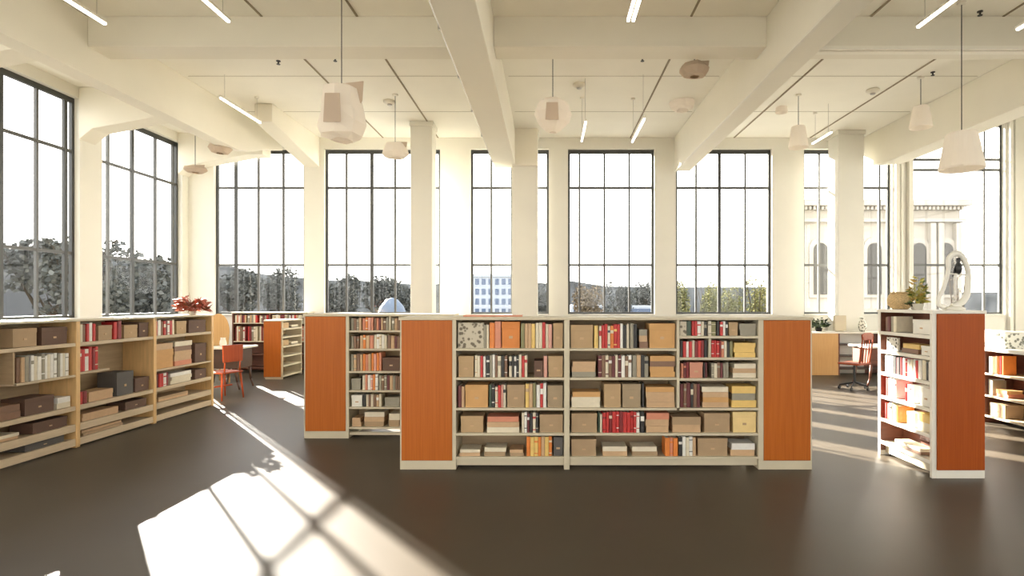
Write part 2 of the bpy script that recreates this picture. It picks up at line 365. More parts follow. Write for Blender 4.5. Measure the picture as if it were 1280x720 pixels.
def detector(px, py, label, kind='smoke'):
    Z = F * (ZC - EYE) / (PY - py); x = X(px, Z)
    b = MB(); b.lathe([(.0, 0), (.11, 0), (.12, -.03), (.075, -.065), (.0, -.07)], M['whitelac'], 16)
    b.lathe([(.0, -.07), (.05, -.07), (.04, -.09), (0, -.092)], M['metal'], 12)
    o = b.build('ceiling_sensor', loc=(x, Z, ZC), smooth=True); tag(o, label, 'sensor', 'sensors on the ceiling')
detector(1091, 112, 'round white ceiling sensor in the bay right of centre')
detector(724, 105, 'round ceiling sensor above the middle window')
detector(487, 126, 'round ceiling sensor between the crumpled lamp and slim column')
def sprinkler(px, py, label):
    Z = F * (ZC - EYE) / (PY - py); x = X(px, Z)
    b = MB(); b.lathe([(0, 0), (.035, 0), (.035, -.012), (.012, -.015), (.012, -.05), (.03, -.053), (.03, -.06), (0, -.06)], M['dkmetal'], 12)
    o = b.build('sprinkler_head', loc=(x, Z, ZC)); tag(o, label, 'sprinkler', 'sprinkler heads on the ceiling')
sprinkler(348, 76, 'small dark sprinkler head left of the crumpled lamp cable')
sprinkler(419, 72, 'small dark sprinkler head beside the crumpled lamp cable')
sprinkler(803, 72, 'small dark sprinkler head behind the middle cross beam')
sprinkler(1166, 90, 'small dark sprinkler head behind the right cross beam')
sprinkler(1225, 14, 'small dark sprinkler head near the upper right corner')

# ------------------------------------------------------------------ books and boxes
PAL = {'red': (.52, .035, .03), 'dark red': (.22, .02, .02), 'orange': (.72, .22, .04), 'tan': (.55, .36, .20), 'cream': (.72, .64, .48), 'white': (.80, .77, .70),
       'black': (.03, .028, .026), 'dark green': (.05, .08, .05), 'grey': (.30, .27, .20), 'brown': (.22, .12, .07), 'maroon': (.14, .03, .03), 'yellow': (.76, .52, .16),
       'olive': (.24, .22, .10), 'pink': (.70, .36, .28), 'salmon': (.62, .24, .14), 'navy': (.05, .07, .14), 'teal': (.08, .20, .20)}
for k, c in PAL.items(): M['b_' + k] = mat('book_cover_' + k.replace(' ', '_'), c, .45, noise_amt=.06, noise_scale=20)
BOXC = {'tan': (.47, .32, .17), 'taupe': (.40, .275, .155), 'orange': (.68, .24, .06), 'grey': (.36, .27, .165), 'dark grey': (.10, .09, .08), 'ochre': (.60, .34, .13), 'yellow': (.78, .58, .26), 'white': (.82, .79, .70), 'brown': (.13, .07, .045), 'salmon': (.58, .27, .18)}  # yellow holds the warm light that falls on one box
for k, c in BOXC.items(): M['x_' + k] = mat('card_' + k.replace(' ', '_'), c, .7, noise_amt=.07, noise_scale=7)
def pattern(name, c0, c1, scale=24):
    m = bpy.data.materials.new(name); m.use_nodes = True; n = m.node_tree.nodes; l = m.node_tree.links; b = n['Principled BSDF']
    t = n.new('ShaderNodeTexCoord'); nz = n.new('ShaderNodeTexVoronoi'); nz.inputs['Scale'].default_value = scale
    r = n.new('ShaderNodeValToRGB'); r.color_ramp.elements[0].position = .32; r.color_ramp.elements[1].position = .5
    r.color_ramp.elements[0].color = (*c0, 1); r.color_ramp.elements[1].color = (*c1, 1)
    l.new(t.outputs['Object'], nz.inputs[0]); l.new(nz.outputs['Distance'], r.inputs[0]); l.new(r.outputs[0], b.inputs['Base Color']); b.inputs['Roughness'].default_value = .6
    return m
M['p_floral'] = pattern('floral_cover', (.16, .13, .09), (.56, .50, .38), 26)
M['p_dots'] = pattern('mottled_cover', (.05, .05, .04), (.75, .72, .64), 34)
ORD = ['zeroth', 'first', 'second', 'third', 'fourth', 'fifth', 'sixth', 'seventh', 'eighth', 'ninth', 'tenth', 'eleventh', 'twelfth', 'thirteenth', 'fourteenth', 'fifteenth', 'sixteenth', 'seventeenth', 'eighteenth', 'nineteenth', 'twentieth']
def ordn(n):
    if n <= 20: return ORD[n]
    if n < 30: return 'twenty-' + ORD[n - 20]
    if n == 30: return 'thirtieth'
    return 'thirty-' + ORD[n - 30] if n < 40 else 'forty-' + ORD[n - 40]

class Frame:
    """a shelf front: origin, rotation; local u runs left to right for someone facing it, local y goes into the shelf"""
    def __init__(s, o, rz): s.o = Vector(o); s.rz = rz; s.c = math.cos(rz); s.s = math.sin(rz)
    def w(s, u, y, z): return (s.o.x + u * s.c - y * s.s, s.o.y + u * s.s + y * s.c, s.o.z + z)

def book(fr, u, z, y, t, h, d, colr, band, label, group, tilt=0):
    b = MB(); cv = M['b_' + colr]; c = .0022; hw = t / 2
    b.box(-hw + c, hw - c, c * 2, d - .004, .004, h - .004, M['paperwhite'])
    b.box(-hw, -hw + c, 0.001, d, 0, h, cv); b.box(hw - c, hw, 0.001, d, 0, h, cv)
    b.prism([(-hw, .001), (-hw * .55, -.0035), (hw * .55, -.0035), (hw, .001), (hw - c, c * 2), (-hw + c, c * 2)], 'z', 0, h, cv)
    if band and random.random() < .62:
        bm_ = M['b_' + band]
        for (q0, q1) in random.choice((((.66, .80),), ((.12, .17), (.70, .80)), ((.55, .78),), ((.20, .24), (.80, .84)))):
            b.prism([(-hw - .0003, .0005), (-hw * .55, -.0042), (hw * .55, -.0042), (hw + .0003, .0005)], 'z', h * q0, h * q1, bm_)
    o = b.build('book', loc=fr.w(u, y, z), rz=fr.rz)
    if tilt: o.rotation_euler = (0, tilt, fr.rz) if abs(fr.rz) < .01 else o.rotation_euler
    tag(o, label, 'book', group); return o
def cbox(fr, u0, u1, z, y, h, d, colr, label, group, name='storage_box', lid=True, mat_=None):
    m_ = mat_ or M['x_' + colr]; root = empty(name, fr.w((u0 + u1) / 2, y, z), fr.rz, label, name.replace('_', ' '), group); hw = (u1 - u0) / 2
    b = MB(); b.box(-hw + .003, hw - .003, .003, d, 0, h * (.78 if lid else 1), m_)
    if lid:
        bb = b.build('box_body', root); l_ = MB(); l_.box(-hw, hw, 0, d + .002, h * .74, h, m_); l_.build('box_lid', root, bevel=.002)
        k = MB(); k.box(-.018, .018, -.002, .0035, h * .36, h * .46, M['b_tan']); k.build('label_card', bb)
    else:
        b.build('box_body', root, bevel=.002)
    return root
def flatbook(fr, u0, u1, z, y, h, d, colr, label, group, name='book'):
    b = MB(); cv = M['b_' + colr] if 'b_' + colr in M else M['x_' + colr]; hw = (u1 - u0) / 2; c = .002
    b.box(-hw, hw, 0, d, 0, c, cv); b.box(-hw, hw, 0, d, h - c, h, cv); b.box(-hw, hw, 0, c, c, h - c, cv); b.box(-hw + .004, hw - .004, c, d - .004, c, h - c, M['paperwhite'] if name == 'book' else cv)
    o = b.build(name, loc=fr.w((u0 + u1) / 2, y, z), rz=fr.rz); tag(o, label, name.replace('_', ' '), group)

def fill(fr, items, z, clear, depth, where, group, y0=.012, conv=None):
    """items: list of tuples. conv maps item coordinate (pixels) to u.
    ('b', a, c, [colours], hfrac)   a run of upright books between a and c
    ('x', a, c, colour, hfrac)      a lidded box
    ('f', a, c, [colours], thick)   books lying flat in a stack
    ('p', a, c, mat, hfrac)         a face-out picture book"""
    cv = conv or (lambda q: q); n = 0
    for it in items:
        k, a, c = it[0], cv(it[1]), cv(it[2])
        if c < a: a, c = c, a
        if k == 'b':
            cols = it[3]; hf = it[4] if len(it) > 4 else .86; wid = (c - a) / len(cols)
            ws = [random.uniform(.8, 1.2) for _ in cols]; sm = sum(ws); u = a
            for q, cc in enumerate(cols):
                t = ws[q] / sm * (c - a); n += 1; h = clear * hf * random.uniform(.93, 1.03)
                col, _, bnd = cc.partition('/')
                h = min(h, clear - .012)
                book(fr, u + t / 2, z, y0 + random.uniform(0, .012), t - .0022, h, min(depth - .06, random.uniform(.15, .19)), col, bnd or None,
                     '%s book, %s item from left on %s' % (col, ordn(n), where), group); u += t
        elif k == 'x':
            n += 1; cbox(fr, a + .002, c - .002, z, y0 + .01, min(clear * it[4], clear - .012), min(depth - .07, .24), it[3], '%s storage box, %s item from left on %s' % (it[3], ordn(n), where), group.replace('books', 'storage boxes'))
        elif k == 'f':
            n += 1; zz = z
            cols = it[3][::2] if len(it[3]) > 2 else it[3]; th_ = it[4] * len(it[3]) / len(cols)
            for q, cc in enumerate(cols):
                cc = {'orange': 'ochre', 'olive': 'tan', 'maroon': 'brown'}.get(cc, cc)
                ins = random.uniform(0, .012)
                pos_ = '' if len(cols) == 1 else (' at stack bottom' if q == 0 else ' on stack top' if q == len(cols) - 1 else ', %s up in stack' % ordn(q + 1))
                flatbook(fr, a + .003 + ins, c - .003 - random.uniform(0, .012), zz, y0 + random.uniform(0, .02), th_ - .0006, min(depth - .08, .21), cc, 'flat %s box%s, %s item on %s' % (cc, pos_, ordn(n), where), group.replace('books', 'flat boxes'), 'flat_box')
                zz += th_
        elif k == 'p':
            n += 1; root = fr; b = MB(); hw = (c - a) / 2; h = min(clear * it[4], clear - .012)
            b.box(-hw, hw, 0, .022, 0, h, it[3]); b.box(-hw + .002, hw + .0015, .003, .019, .003, h - .003, M['paperwhite'])
            o = b.build('picture_book', loc=fr.w((a + c) / 2, y0 + .01, z), rz=fr.rz)
            tag(o, 'patterned picture book, %s item from left on %s' % (ordn(n), where), 'book', group)
# ------------------------------------------------------------------ bookcases
def shelf_board(root, u0, u1, z, d, m, th=.022, lip=.0, y=0, name='shelf'):
    b = MB(); b.box(u0, u1, y, d, z - th, z, m)
    if lip: b.box(u0, u1, y - .006, y + .012, z - lip, z + .004, m)
    return b.build(name, root, bevel=.0025)

# ---- front bookcase: frontal run between two orange end panels
Z1 = 5.665; S1 = Z1 / F
x0_, x1_ = X(500, Z1), X(1015, Z1)
def U1(px): return X(px, Z1) - x0_
H1 = H(396.5, Z1)
front = empty('bookcase', (x0_, Z1, 0), 0, 'wide cream bookcase in the centre front with two orange end panels', 'bookcase')
D1 = .42
def end_panel(root, u0, u1, h, m, depth, stile='r'):
    b = MB(); b.box(u0, u1, 0, depth, .0, .085, M['cream']); b.build('plinth', root, bevel=.003)
    b = MB()
    b.box(u0, u1, .02, depth, .085, h - .028, M['cream']); b.box(u0, u0 + .014, 0, .02, .085, h - .028, M['cream']); b.box(u1 - (.034 if stile == 'r' else .014), u1, 0, .02, .085, h - .028, M['cream']) if stile != 'l' else None
    if stile == 'l':
        b.v = b.v; b.box(u1 - .014, u1, 0, .02, .085, h - .028, M['cream'])
    b.build('end_carcass', root, bevel=.002)
    b = MB(); lo = u0 + (.014 if stile != 'l' else .05); hi = u1 - (.034 if stile == 'r' else .014)
    b.box(lo + .001, hi - .001, -.004, .019, .087, h - .030, m); b.build('orange_panel', root, bevel=.003)
def end_l(root, u0, u1, h, m, depth, left_st, right_st):
    b = MB(); b.box(u0, u1, 0, depth, .0, .085, M['cream']); b.build('plinth', root, bevel=.003)
    b = MB(); b.box(u0, u1, .02, depth, .085, h - .028, M['cream']); b.box(u0, u0 + left_st, 0, .02, .085, h - .028, M['cream']); b.box(u1 - right_st, u1, 0, .02, .085, h - .028, M['cream']); b.build('end_carcass', root, bevel=.002)
    b = MB(); b.box(u0 + left_st + .001, u1 - right_st - .001, -.004, .019, .087, h - .030, m); b.build('orange_panel', root, bevel=.003)
end_l(front, U1(500), U1(570), H1, M['orange'], .9, .014, .036)
end_l(front, U1(948), U1(1015), H1, M['orange'], .9, .05, .014)
b = MB(); b.box(-.012, U1(1015) + .012, -.008, D1 + .01, H1 - .028, H1, M['cream']); b.box(-.012, U1(570), D1 + .01, .91, H1 - .028, H1, M['cream']); b.box(U1(948), U1(1015) + .012, D1 + .01, .91, H1 - .028, H1, M['cream']); b.build('top_board', front, bevel=.004)
b = MB(); b.box(U1(570), U1(948), D1 - .02, D1, .05, H1 - .028, M['back']); b.build('back_panel', front)
b = MB(); b.box(U1(570), U1(948), .03, .055, .035, H(575, Z1), M['cream']); b.build('kickboard', front)
for a, c, ztop, zbot in ((705, 712, H1 - .028, 0),):
    b = MB(); b.box(U1(a), U1(c), -.004, D1 - .02, zbot, ztop, M['cream']); b.build('upright', front, bevel=.003)
z510 = H(510, Z1)
b = MB(); b.box(U1(846), U1(849.5), .0, D1 - .02, z510, H1 - .028, M['cream']); b.build('upright', front, bevel=.002)
b = MB(); b.box(U1(886), U1(889), .004, D1 - .02, H(446.6, Z1), H(419.7, Z1) - .018, M['cream']); b.build('divider', front, bevel=.002)
LB = [435.5, 472, 510, 541.5, 571]
for a, c, ys in ((570, 705, LB), (712, 846, LB[:3]), (712, 948, LB[3:]), (849.5, 948, [420, 447, 473, 510])):
    for y in ys: shelf_board(front, U1(a) + .001, U1(c) - .001, H(y, Z1), D1 - .021, M['cream'], th=.024)
FR1 = Frame((x0_, Z1, 0), 0)
def row1(ytop, y, items, where, z_lim=None):
    z = H(y, Z1) + .0012; clear = H(ytop, Z1) - .026 - z
    fill(FR1, items, z, clear, D1 - .03, where, 'books in the front bookcase', y0=.02, conv=U1)
RW = ['red/cream', 'red', 'dark red/white', 'red/white', 'white/red', 'red/yellow', 'red/cream', 'dark red']
row1(396.5, 435.5, [('p', 572, 604, M['p_floral'], .9), ('b', 604.5, 611, ['grey', 'cream']), ('b', 611.5, 626, ['orange', 'salmon/black'], .93), ('x', 626.5, 650, 'orange', .93), ('b', 651, 669, ['olive', 'tan', 'tan', 'yellow'], .88),
     ('b', 669.5, 690, ['cream/olive', 'cream', 'red/white', 'cream/red', 'pink'], .9), ('x', 691, 704, 'tan', .88)], 'top shelf, front bookcase left bay')
row1(435.5, 472, [('x', 572, 592, 'tan', .8), ('b', 593, 607, ['cream/tan', 'cream', 'red/white', 'white/red'], .84), ('b', 607.5, 634, ['black/white', 'grey/cream', 'white/black', 'brown', 'cream/grey', 'black/cream', 'brown/white'], .84),
     ('b', 636, 659, ['cream/black', 'black', 'white/black', 'black/white', 'cream', 'red/cream', 'cream/red'], .84), ('x', 667, 679, 'brown', .62), ('b', 679.5, 684, ['pink'], .8), ('x', 685, 704, 'tan', .8)], 'second shelf, front bookcase left bay')
row1(472, 510, [('b', 572, 580, ['maroon/cream', 'tan'], .8), ('x', 580.5, 610, 'ochre', .82), ('b', 611, 618, ['dark green', 'black/white'], .85), ('b', 618.5, 632, ['cream/red', 'red/white', 'pink', 'cream/black'], .8), ('x', 633, 656, 'taupe', .82),
     ('b', 656.5, 670, ['yellow/tan', 'tan', 'olive'], .86), ('b', 670.5, 683, ['white/red', 'red/white', 'white'], .88), ('x', 684, 704, 'grey', .8)], 'third shelf, front bookcase left bay')
row1(510, 541.5, [('x', 575, 604, 'tan', .74), ('f', 607, 650, ['cream', 'tan', 'tan', 'tan', 'salmon'], .03), ('b', 652, 673, ['cream', 'white/black', 'maroon/white', 'black/white', 'cream/red', 'black/cream'], .9), ('x', 674, 704, 'taupe', .8)], 'fourth shelf, front bookcase left bay')
row1(541.5, 571, [('f', 573, 601, ['tan', 'cream'], .03), ('f', 604, 633, ['taupe', 'tan', 'cream'], .026), ('f', 636, 655, ['taupe', 'tan'], .03), ('b', 658, 690, ['orange', 'yellow', 'yellow/orange', 'orange/yellow', 'tan', 'yellow/tan', 'orange/cream'], .95), ('x', 691.5, 704, 'dark grey', .9)], 'bottom shelf, front bookcase left bay')
row1(396.5, 435.5, [('x', 713, 742, 'tan', .82), ('b', 743, 748, ['yellow/cream'], .85), ('b', 749, 787, ['cream/red', 'red', 'red/dark red', 'cream/navy', 'orange/cream', 'red/yellow', 'red/cream', 'white/red', 'black/white', 'cream/black'], .84), ('b', 788, 797, ['grey', 'black/grey'], .88), ('f', 798, 811, ['brown', 'yellow', 'tan', 'yellow', 'grey'], .036), ('x', 812, 845, 'ochre', .87)], 'top shelf, front bookcase middle bay')
row1(435.5, 472, [('f', 714, 746, ['grey', 'tan', 'olive', 'grey', 'tan'], .03), ('b', 748, 790, ['maroon/cream', 'brown', 'cream/maroon', 'brown/white', 'maroon', 'cream', 'maroon/white', 'white', 'brown/cream', 'white/brown'], .84), ('b', 791, 811, ['grey', 'tan', 'black/grey', 'grey/black'], .84), ('f', 812, 845, ['ochre', 'yellow', 'orange', 'tan', 'maroon', 'tan', 'ochre'], .029)], 'second shelf, front bookcase middle bay')
row1(472, 510, [('f', 714, 752, ['cream', 'tan', 'cream', 'tan', 'orange', 'grey'], .025), ('x', 755, 777, 'tan', .85), ('x', 778, 802, 'grey', .85), ('b', 803, 806, ['black']), ('f', 807, 845, ['tan', 'ochre', 'tan', 'orange', 'tan', 'tan', 'ochre'], .028)], 'third shelf, front bookcase middle bay')
row1(510, 541.5, [('x', 714, 747, 'taupe', .85), ('b', 748, 753, ['dark green/white', 'cream']), ('b', 753.5, 800, ['red/dark red', 'red/white', 'dark red/cream', 'red', 'red/white', 'dark red', 'red/cream', 'red', 'red/dark red', 'red/white', 'white/red'], .95), ('b', 801, 806, ['black/white'], .95), ('f', 807, 838, ['tan', 'taupe', 'tan', 'cream', 'salmon'], .037),
     ('f', 840, 878, ['tan', 'tan', 'taupe', 'tan'], .037), ('x', 881, 914, 'taupe', .86), ('x', 917, 947, 'yellow', .92)], 'long fourth shelf, front bookcase')  # right-end box: the warm light on it is put into its yellow
row1(541.5, 571, [('x', 714, 746, 'taupe', .8), ('f', 752, 786, ['tan', 'tan', 'cream'], .03), ('f', 790, 823, ['taupe', 'tan', 'cream'], .03), ('b', 832, 848, ['orange', 'salmon/orange', 'orange/yellow'], .93), ('b', 849, 871, ['black/white', 'white/black', 'cream/brown', 'white/black', 'tan/white'], .93), ('x', 873, 911, 'taupe', .85), ('f', 914, 946, ['tan', 'cream', 'white'], .04)], 'long bottom shelf, front bookcase')
row1(396.5, 420, [('p', 851, 859, M['p_floral'], .9), ('b', 859.5, 865, ['dark green'], .9), ('b', 865.5, 877, ['red/white', 'red', 'white/red'], .92), ('b', 877.5, 885, ['cream', 'black/grey'], .9), ('b', 886, 896, ['cream/grey', 'olive/cream'], .93), ('b', 897, 911, ['black', 'red/white', 'white/black', 'black/white'], .9), ('x', 912, 924, 'tan', .85), ('f', 925, 947, ['grey', 'olive', 'grey', 'tan'], .029)], 'top shelf, front bookcase right bay')
row1(420, 447, [('b', 851, 885, ['black', 'red/cream', 'white/red', 'red', 'cream/red', 'dark red', 'red/white', 'dark red/cream', 'black'], .88), ('b', 890, 917, ['red/white', 'red', 'red/cream', 'dark red', 'salmon/white', 'cream', 'black', 'olive'], .88), ('f', 918, 947, ['yellow', 'cream', 'yellow', 'tan', 'yellow', 'cream'], .023)], 'second shelf, front bookcase right bay')
row1(447, 473, [('b', 852, 862, ['salmon', 'maroon/salmon', 'dark red']), ('x', 862.5, 880, 'salmon', .86), ('b', 880.5, 885, ['black', 'maroon']), ('b', 890, 912, ['grey/cream', 'cream', 'brown/grey', 'maroon', 'grey', 'grey/cream'], .85), ('f', 917, 947, ['cream', 'yellow', 'tan', 'yellow', 'cream', 'yellow'], .023)], 'third shelf, front bookcase right bay')
row1(473, 510, [('b', 851, 876, ['maroon/cream', 'brown/grey', 'maroon/grey', 'black/cream', 'brown', 'maroon'], .93), ('f', 878, 913, ['tan', 'ochre', 'orange', 'tan', 'tan', 'cream', 'cream'], .028), ('f', 915, 947, ['yellow', 'cream', 'grey', 'yellow', 'yellow', 'cream'], .034)], 'fourth shelf, front bookcase right bay')

# ---- second bookcase behind
Z2 = 6.96
x2 = X(380, Z2)
def U2(px): return X(px, Z2) - x2
H2 = H(392.5, Z2)
second = empty('bookcase', (x2, Z2, 0), 0, 'cream bookcase with orange end panel, behind the front one to its left', 'bookcase')
end_l(second, U2(380), U2(436), H2, M['orange'], .9, .014, .036)
D2 = .40; UE = U2(566)
b = MB(); b.box(-.012, UE + .012, -.008, D2 + .01, H2 - .028, H2, M['cream']); b.box(-.012, U2(436), D2 + .01, .91, H2 - .028, H2, M['cream']); b.build('top_board', second, bevel=.004)
b = MB(); b.box(U2(436), UE, D2 - .02, D2, .05, H2 - .028, M['back']); b.build('back_panel', second)
b = MB(); b.box(U2(436), UE, .03, .055, .035, H(541, Z2), M['cream']); b.build('kickboard', second)
b = MB(); b.box(UE - .03, UE, 0, D2 - .02, 0, H2 - .028, M['cream']); b.build('upright', second, bevel=.003)
b = MB(); b.box(U2(486), U2(488.5), .0, D2 - .02, H(413, Z2), H2 - .028, M['cream']); b.build('divider', second, bevel=.002)
L2 = [413, 436, 464, 488, 509, 534]
for y in L2: shelf_board(second, U2(436) + .001, UE - .031, H(y, Z2), D2 - .021, M['cream'])
FR2 = Frame((x2, Z2, 0), 0)
def row2(ytop, y, items, nm):
    z = H(y, Z2) + .0012; clear = H(ytop, Z2) - .026 - z
    fill(FR2, items, z, clear, D2 - .03, nm + ' shelf, second bookcase', 'books in the second bookcase', y0=.02, conv=U2)
row2(392.5, 413, [('b', 438, 451, ['grey', 'brown/cream', 'grey/cream', 'tan']), ('b', 452, 466, ['salmon/cream', 'orange/cream', 'pink', 'salmon'], .9), ('b', 467, 485, ['brown', 'salmon', 'maroon', 'tan/brown', 'brown/cream', 'grey']), ('b', 489, 499, ['grey/white', 'tan', 'brown'])], 'top')
row2(413, 436, [('b', 438, 448, ['grey', 'brown', 'brown/grey'], .8), ('b', 449, 466, ['tan', 'orange/cream', 'tan', 'salmon/cream'], .86), ('b', 466.5, 483, ['cream', 'white/tan', 'cream/brown', 'white', 'cream'], .88), ('b', 484, 499, ['brown', 'tan', 'maroon/cream', 'brown'], .8)], 'second')
row2(436, 464, [('b', 438, 449, ['grey', 'tan/grey', 'brown']), ('b', 449.5, 463, ['tan', 'orange/tan', 'salmon', 'tan'], .84), ('b', 463.5, 476, ['orange/cream', 'pink', 'orange', 'salmon'], .9), ('x', 477, 499, 'brown', .66)], 'third')
row2(464, 488, [('f', 438, 451, ['grey', 'tan', 'grey'], .045), ('b', 452, 472, ['cream/salmon', 'salmon', 'white', 'pink/white', 'orange', 'white/brown'], .92), ('b', 473, 499, ['grey', 'brown/cream', 'grey/white', 'maroon', 'tan', 'grey', 'brown', 'brown/grey'])], 'fourth')
row2(488, 509, [('x', 438, 452, 'white', .8), ('b', 453, 476, ['black/cream', 'cream', 'brown', 'cream/grey', 'brown', 'tan/white', 'cream'], .86), ('f', 479, 499, ['grey', 'olive', 'grey'], .036)], 'fifth')
row2(509, 534, [('f', 438, 451, ['tan', 'cream', 'olive'], .035), ('f', 453, 480, ['taupe', 'tan', 'tan', 'cream', 'cream'], .034), ('f', 484, 499, ['taupe', 'tan', 'cream', 'cream'], .038)], 'bottom')

# ---- left long bookcase: faces right, runs into depth
XLc = -5.2; HL = 1.415
YB = [5.16, 6.54, 7.82, 9.16]       # posts (first one is out of frame)
left = empty('bookcase', (XLc, YB[0], 0), math.pi / 2, 'long low wooden bookcase running along the left side with birch posts', 'bookcase')
FRL = Frame((XLc, YB[0], 0), math.pi / 2); DL = .42
LU = [y - YB[0] for y in YB]; LL = LU[-1]
b = MB(); b.box(-.03, LL + .03, -.015, DL + .01, HL - .026, HL, M['cream']); b.build('top_board', left, bevel=.004)
b = MB(); b.box(0, LL, DL - .02, DL, .04, HL - .026, M['back']); b.build('back_panel', left)
for i, u in enumerate(LU):
    wd = .055
    b = MB(); b.box(u - wd / 2, u + wd / 2, -.012, DL - .02, 0, HL - .026, M['birch']); b.build('post', left, bevel=.003)
ZLS = [1.15, .455, .25, .06]
for i in range(3):
    a, c = LU[i] + .029, LU[i + 1] - .029
    shelf_board(left, a, c, 1.15, DL - .021, M['shelfwood'], lip=.035)
    shelf_board(left, a, c, .455, DL - .021, M['shelfwood'], lip=.045)
    shelf_board(left, a, c, .255, DL - .021, M['shelfwood'], lip=.075)
    shelf_board(left, a, c, .095, DL - .021, M['shelfwood'], lip=.075)
    mid = a + (c - a) * .45
    if i == 0: shelf_board(left, mid, c, .80, DL - .021, M['shelfwood'], lip=.02); b = MB(); b.box(mid - .02, mid, .01, DL - .021, .80, 1.126, M['back']); b.build('divider', left)
    if i == 1: shelf_board(left, a, mid - .1, .82, DL - .021, M['shelfwood'], lip=.02)
    if i == 2: shelf_board(left, a, c, .70, DL - .021, M['shelfwood'], lip=.02)
def rowL(i, z, ztop, items, nm):
    a, c = LU[i] + .03, LU[i + 1] - .03
    fill(FRL, items, z + .0052, ztop - z - .03, DL - .03, '%s, left bookcase %s bay' % (nm, ['near', 'middle', 'far'][i]), 'books in the left long bookcase', y0=.02, conv=lambda q: a + (c - a) * q)
T = HL - .002
rowL(0, 1.15, T, [('f', .02, .22, ['dark red', 'brown'], .03), ('x', .45, .66, 'taupe', .8), ('x', .70, .95, 'brown', .78)], 'top shelf')
rowL(0, .80, 1.13, [('b', .48, .58, ['brown', 'tan', 'grey']), ('b', .60, .96, ['white/grey', 'cream', 'white', 'grey/white', 'white', 'cream/grey', 'white', 'white/grey', 'grey', 'white', 'cream', 'white/grey'], .85)], 'raised shelf')
rowL(0, .455, .79, [('b', .03, .26, ['red/white', 'red', 'cream', 'white/red', 'red/cream', 'grey', 'white', 'brown'], .8), ('f', .30, .52, ['brown', 'maroon', 'brown', 'cream'], .035), ('x', .55, .82, 'brown', .55), ('f', .84, .98, ['cream', 'tan', 'white', 'cream'], .03)], 'third shelf')
rowL(0, .255, .42, [('f', .05, .50, ['tan', 'cream'], .03), ('x', .62, .95, 'brown', .8)], 'fourth shelf')
rowL(0, .095, .21, [('x', .55, .92, 'dark grey', .8)], 'bottom shelf')
rowL(1, 1.15, T, [('b', .03, .10, ['cream', 'brown']), ('b', .11, .22, ['red/white', 'white/red', 'red'], .9), ('x', .26, .44, 'taupe', .75), ('b', .46, .56, ['red', 'dark red/red'], .95), ('x', .60, .80, 'tan', .7), ('x', .82, .97, 'brown', .8)], 'top shelf')
rowL(1, .82, 1.13, [('b', .01, .25, ['red/white', 'red', 'white/red', 'red', 'dark red', 'red/cream'], .93)], 'raised shelf')
rowL(1, .455, .80, [('b', .01, .11, ['red/cream', 'dark red'], .45), ('f', .14, .46, ['tan', 'cream', 'tan', 'taupe'], .028), ('x', .50, .74, 'dark grey', .9), ('x', .76, .98, 'brown', .55)], 'third shelf')
rowL(1, .255, .42, [('f', .05, .52, ['tan', 'cream', 'tan'], .028), ('x', .62, .94, 'brown', .75)], 'fourth shelf')
rowL(1, .095, .21, [('f', .06, .58, ['taupe', 'tan'], .03)], 'bottom shelf')
rowL(2, 1.15, T, [('b', .03, .34, ['red/white', 'white', 'brown', 'red/cream', 'maroon', 'white/red', 'red', 'cream'], .86), ('x', .38, .56, 'tan', .78), ('x', .60, .94, 'brown', .8)], 'top shelf')
rowL(2, .70, 1.13, [('f', .03, .32, ['ochre', 'tan', 'ochre', 'tan', 'ochre', 'yellow', 'tan', 'ochre'], .042), ('f', .34, .66, ['salmon', 'pink', 'tan', 'salmon', 'tan', 'pink', 'brown', 'tan', 'cream'], .038), ('x', .72, .95, 'brown', .7)], 'second shelf')
rowL(2, .455, .68, [('b', .03, .24, ['maroon', 'red/white', 'red', 'white/red', 'dark red'], .9), ('f', .28, .66, ['cream', 'white', 'cream', 'grey', 'white'], .03), ('x', .72, .95, 'brown', .7)], 'third shelf')
rowL(2, .255, .42, [('f', .08, .60, ['tan', 'taupe'], .03)], 'fourth shelf')

# ---- right bookcase with big reddish end panel, faces left
ZR0, ZR1 = 5.38, 6.27; XRc = X(1166, ZR0); HR = H(388, ZR0)
right = empty('bookcase', (XRc, ZR1, 0), -math.pi / 2, 'white single bay bookcase with reddish orange end panel at the right', 'bookcase')
FRR = Frame((XRc, ZR1, 0), -math.pi / 2); LR = ZR1 - ZR0; DR = X(1231, ZR0) - XRc
b = MB(); b.box(-.012, LR + .012, -.01, DR + .01, HR - .03, HR, M['whitelac']); b.build('top_board', right, bevel=.004)
b = MB(); b.box(0, LR, DR / 2, DR / 2 + .018, .05, HR - .03, M['backred']); b.build('back_panel', right)
b = MB(); b.box(0, .045, -.004, DR, 0, HR - .03, M['whitelac']); b.build('upright', right, bevel=.003)
b = MB(); b.box(.0455, .052, .002, DR / 2, .05, HR - .03, M['backred']); b.build('side_lining', right)
b = MB(); b.box(LR - .035, LR, -.006, .03, 0, HR - .03, M['whitelac']); b.box(LR - .035, LR - .006, .03, DR, 0.075, HR - .03, M['whitelac']); b.build('upright', right, bevel=.003)
b = MB(); b.box(LR - .035, LR + .001, .03, DR, 0, .075, M['whitelac']); b.build('plinth', right, bevel=.003)
b = MB(); b.box(LR - .005, LR + .014, .036, DR - .008, .077, HR - .032, M['orange2']); b.build('orange_panel', right, bevel=.003)
b = MB(); b.box(.045, LR - .035, .05, .07, .03, .14, M['cream']); b.build('kickboard', right)
ZRS = [.185, .43, .675, .91, 1.15, 1.34]
zr_px = [404, 425, 452, 478, 505, 532]   # front edges at far upright
ZRS = [H(q, ZR1) for q in (549, 521, 493, 464, 437, 414)]
for z in ZRS:
    shelf_board(right, .046, LR - .036, z, DR / 2 - .002, M['whitelac'], lip=.03)
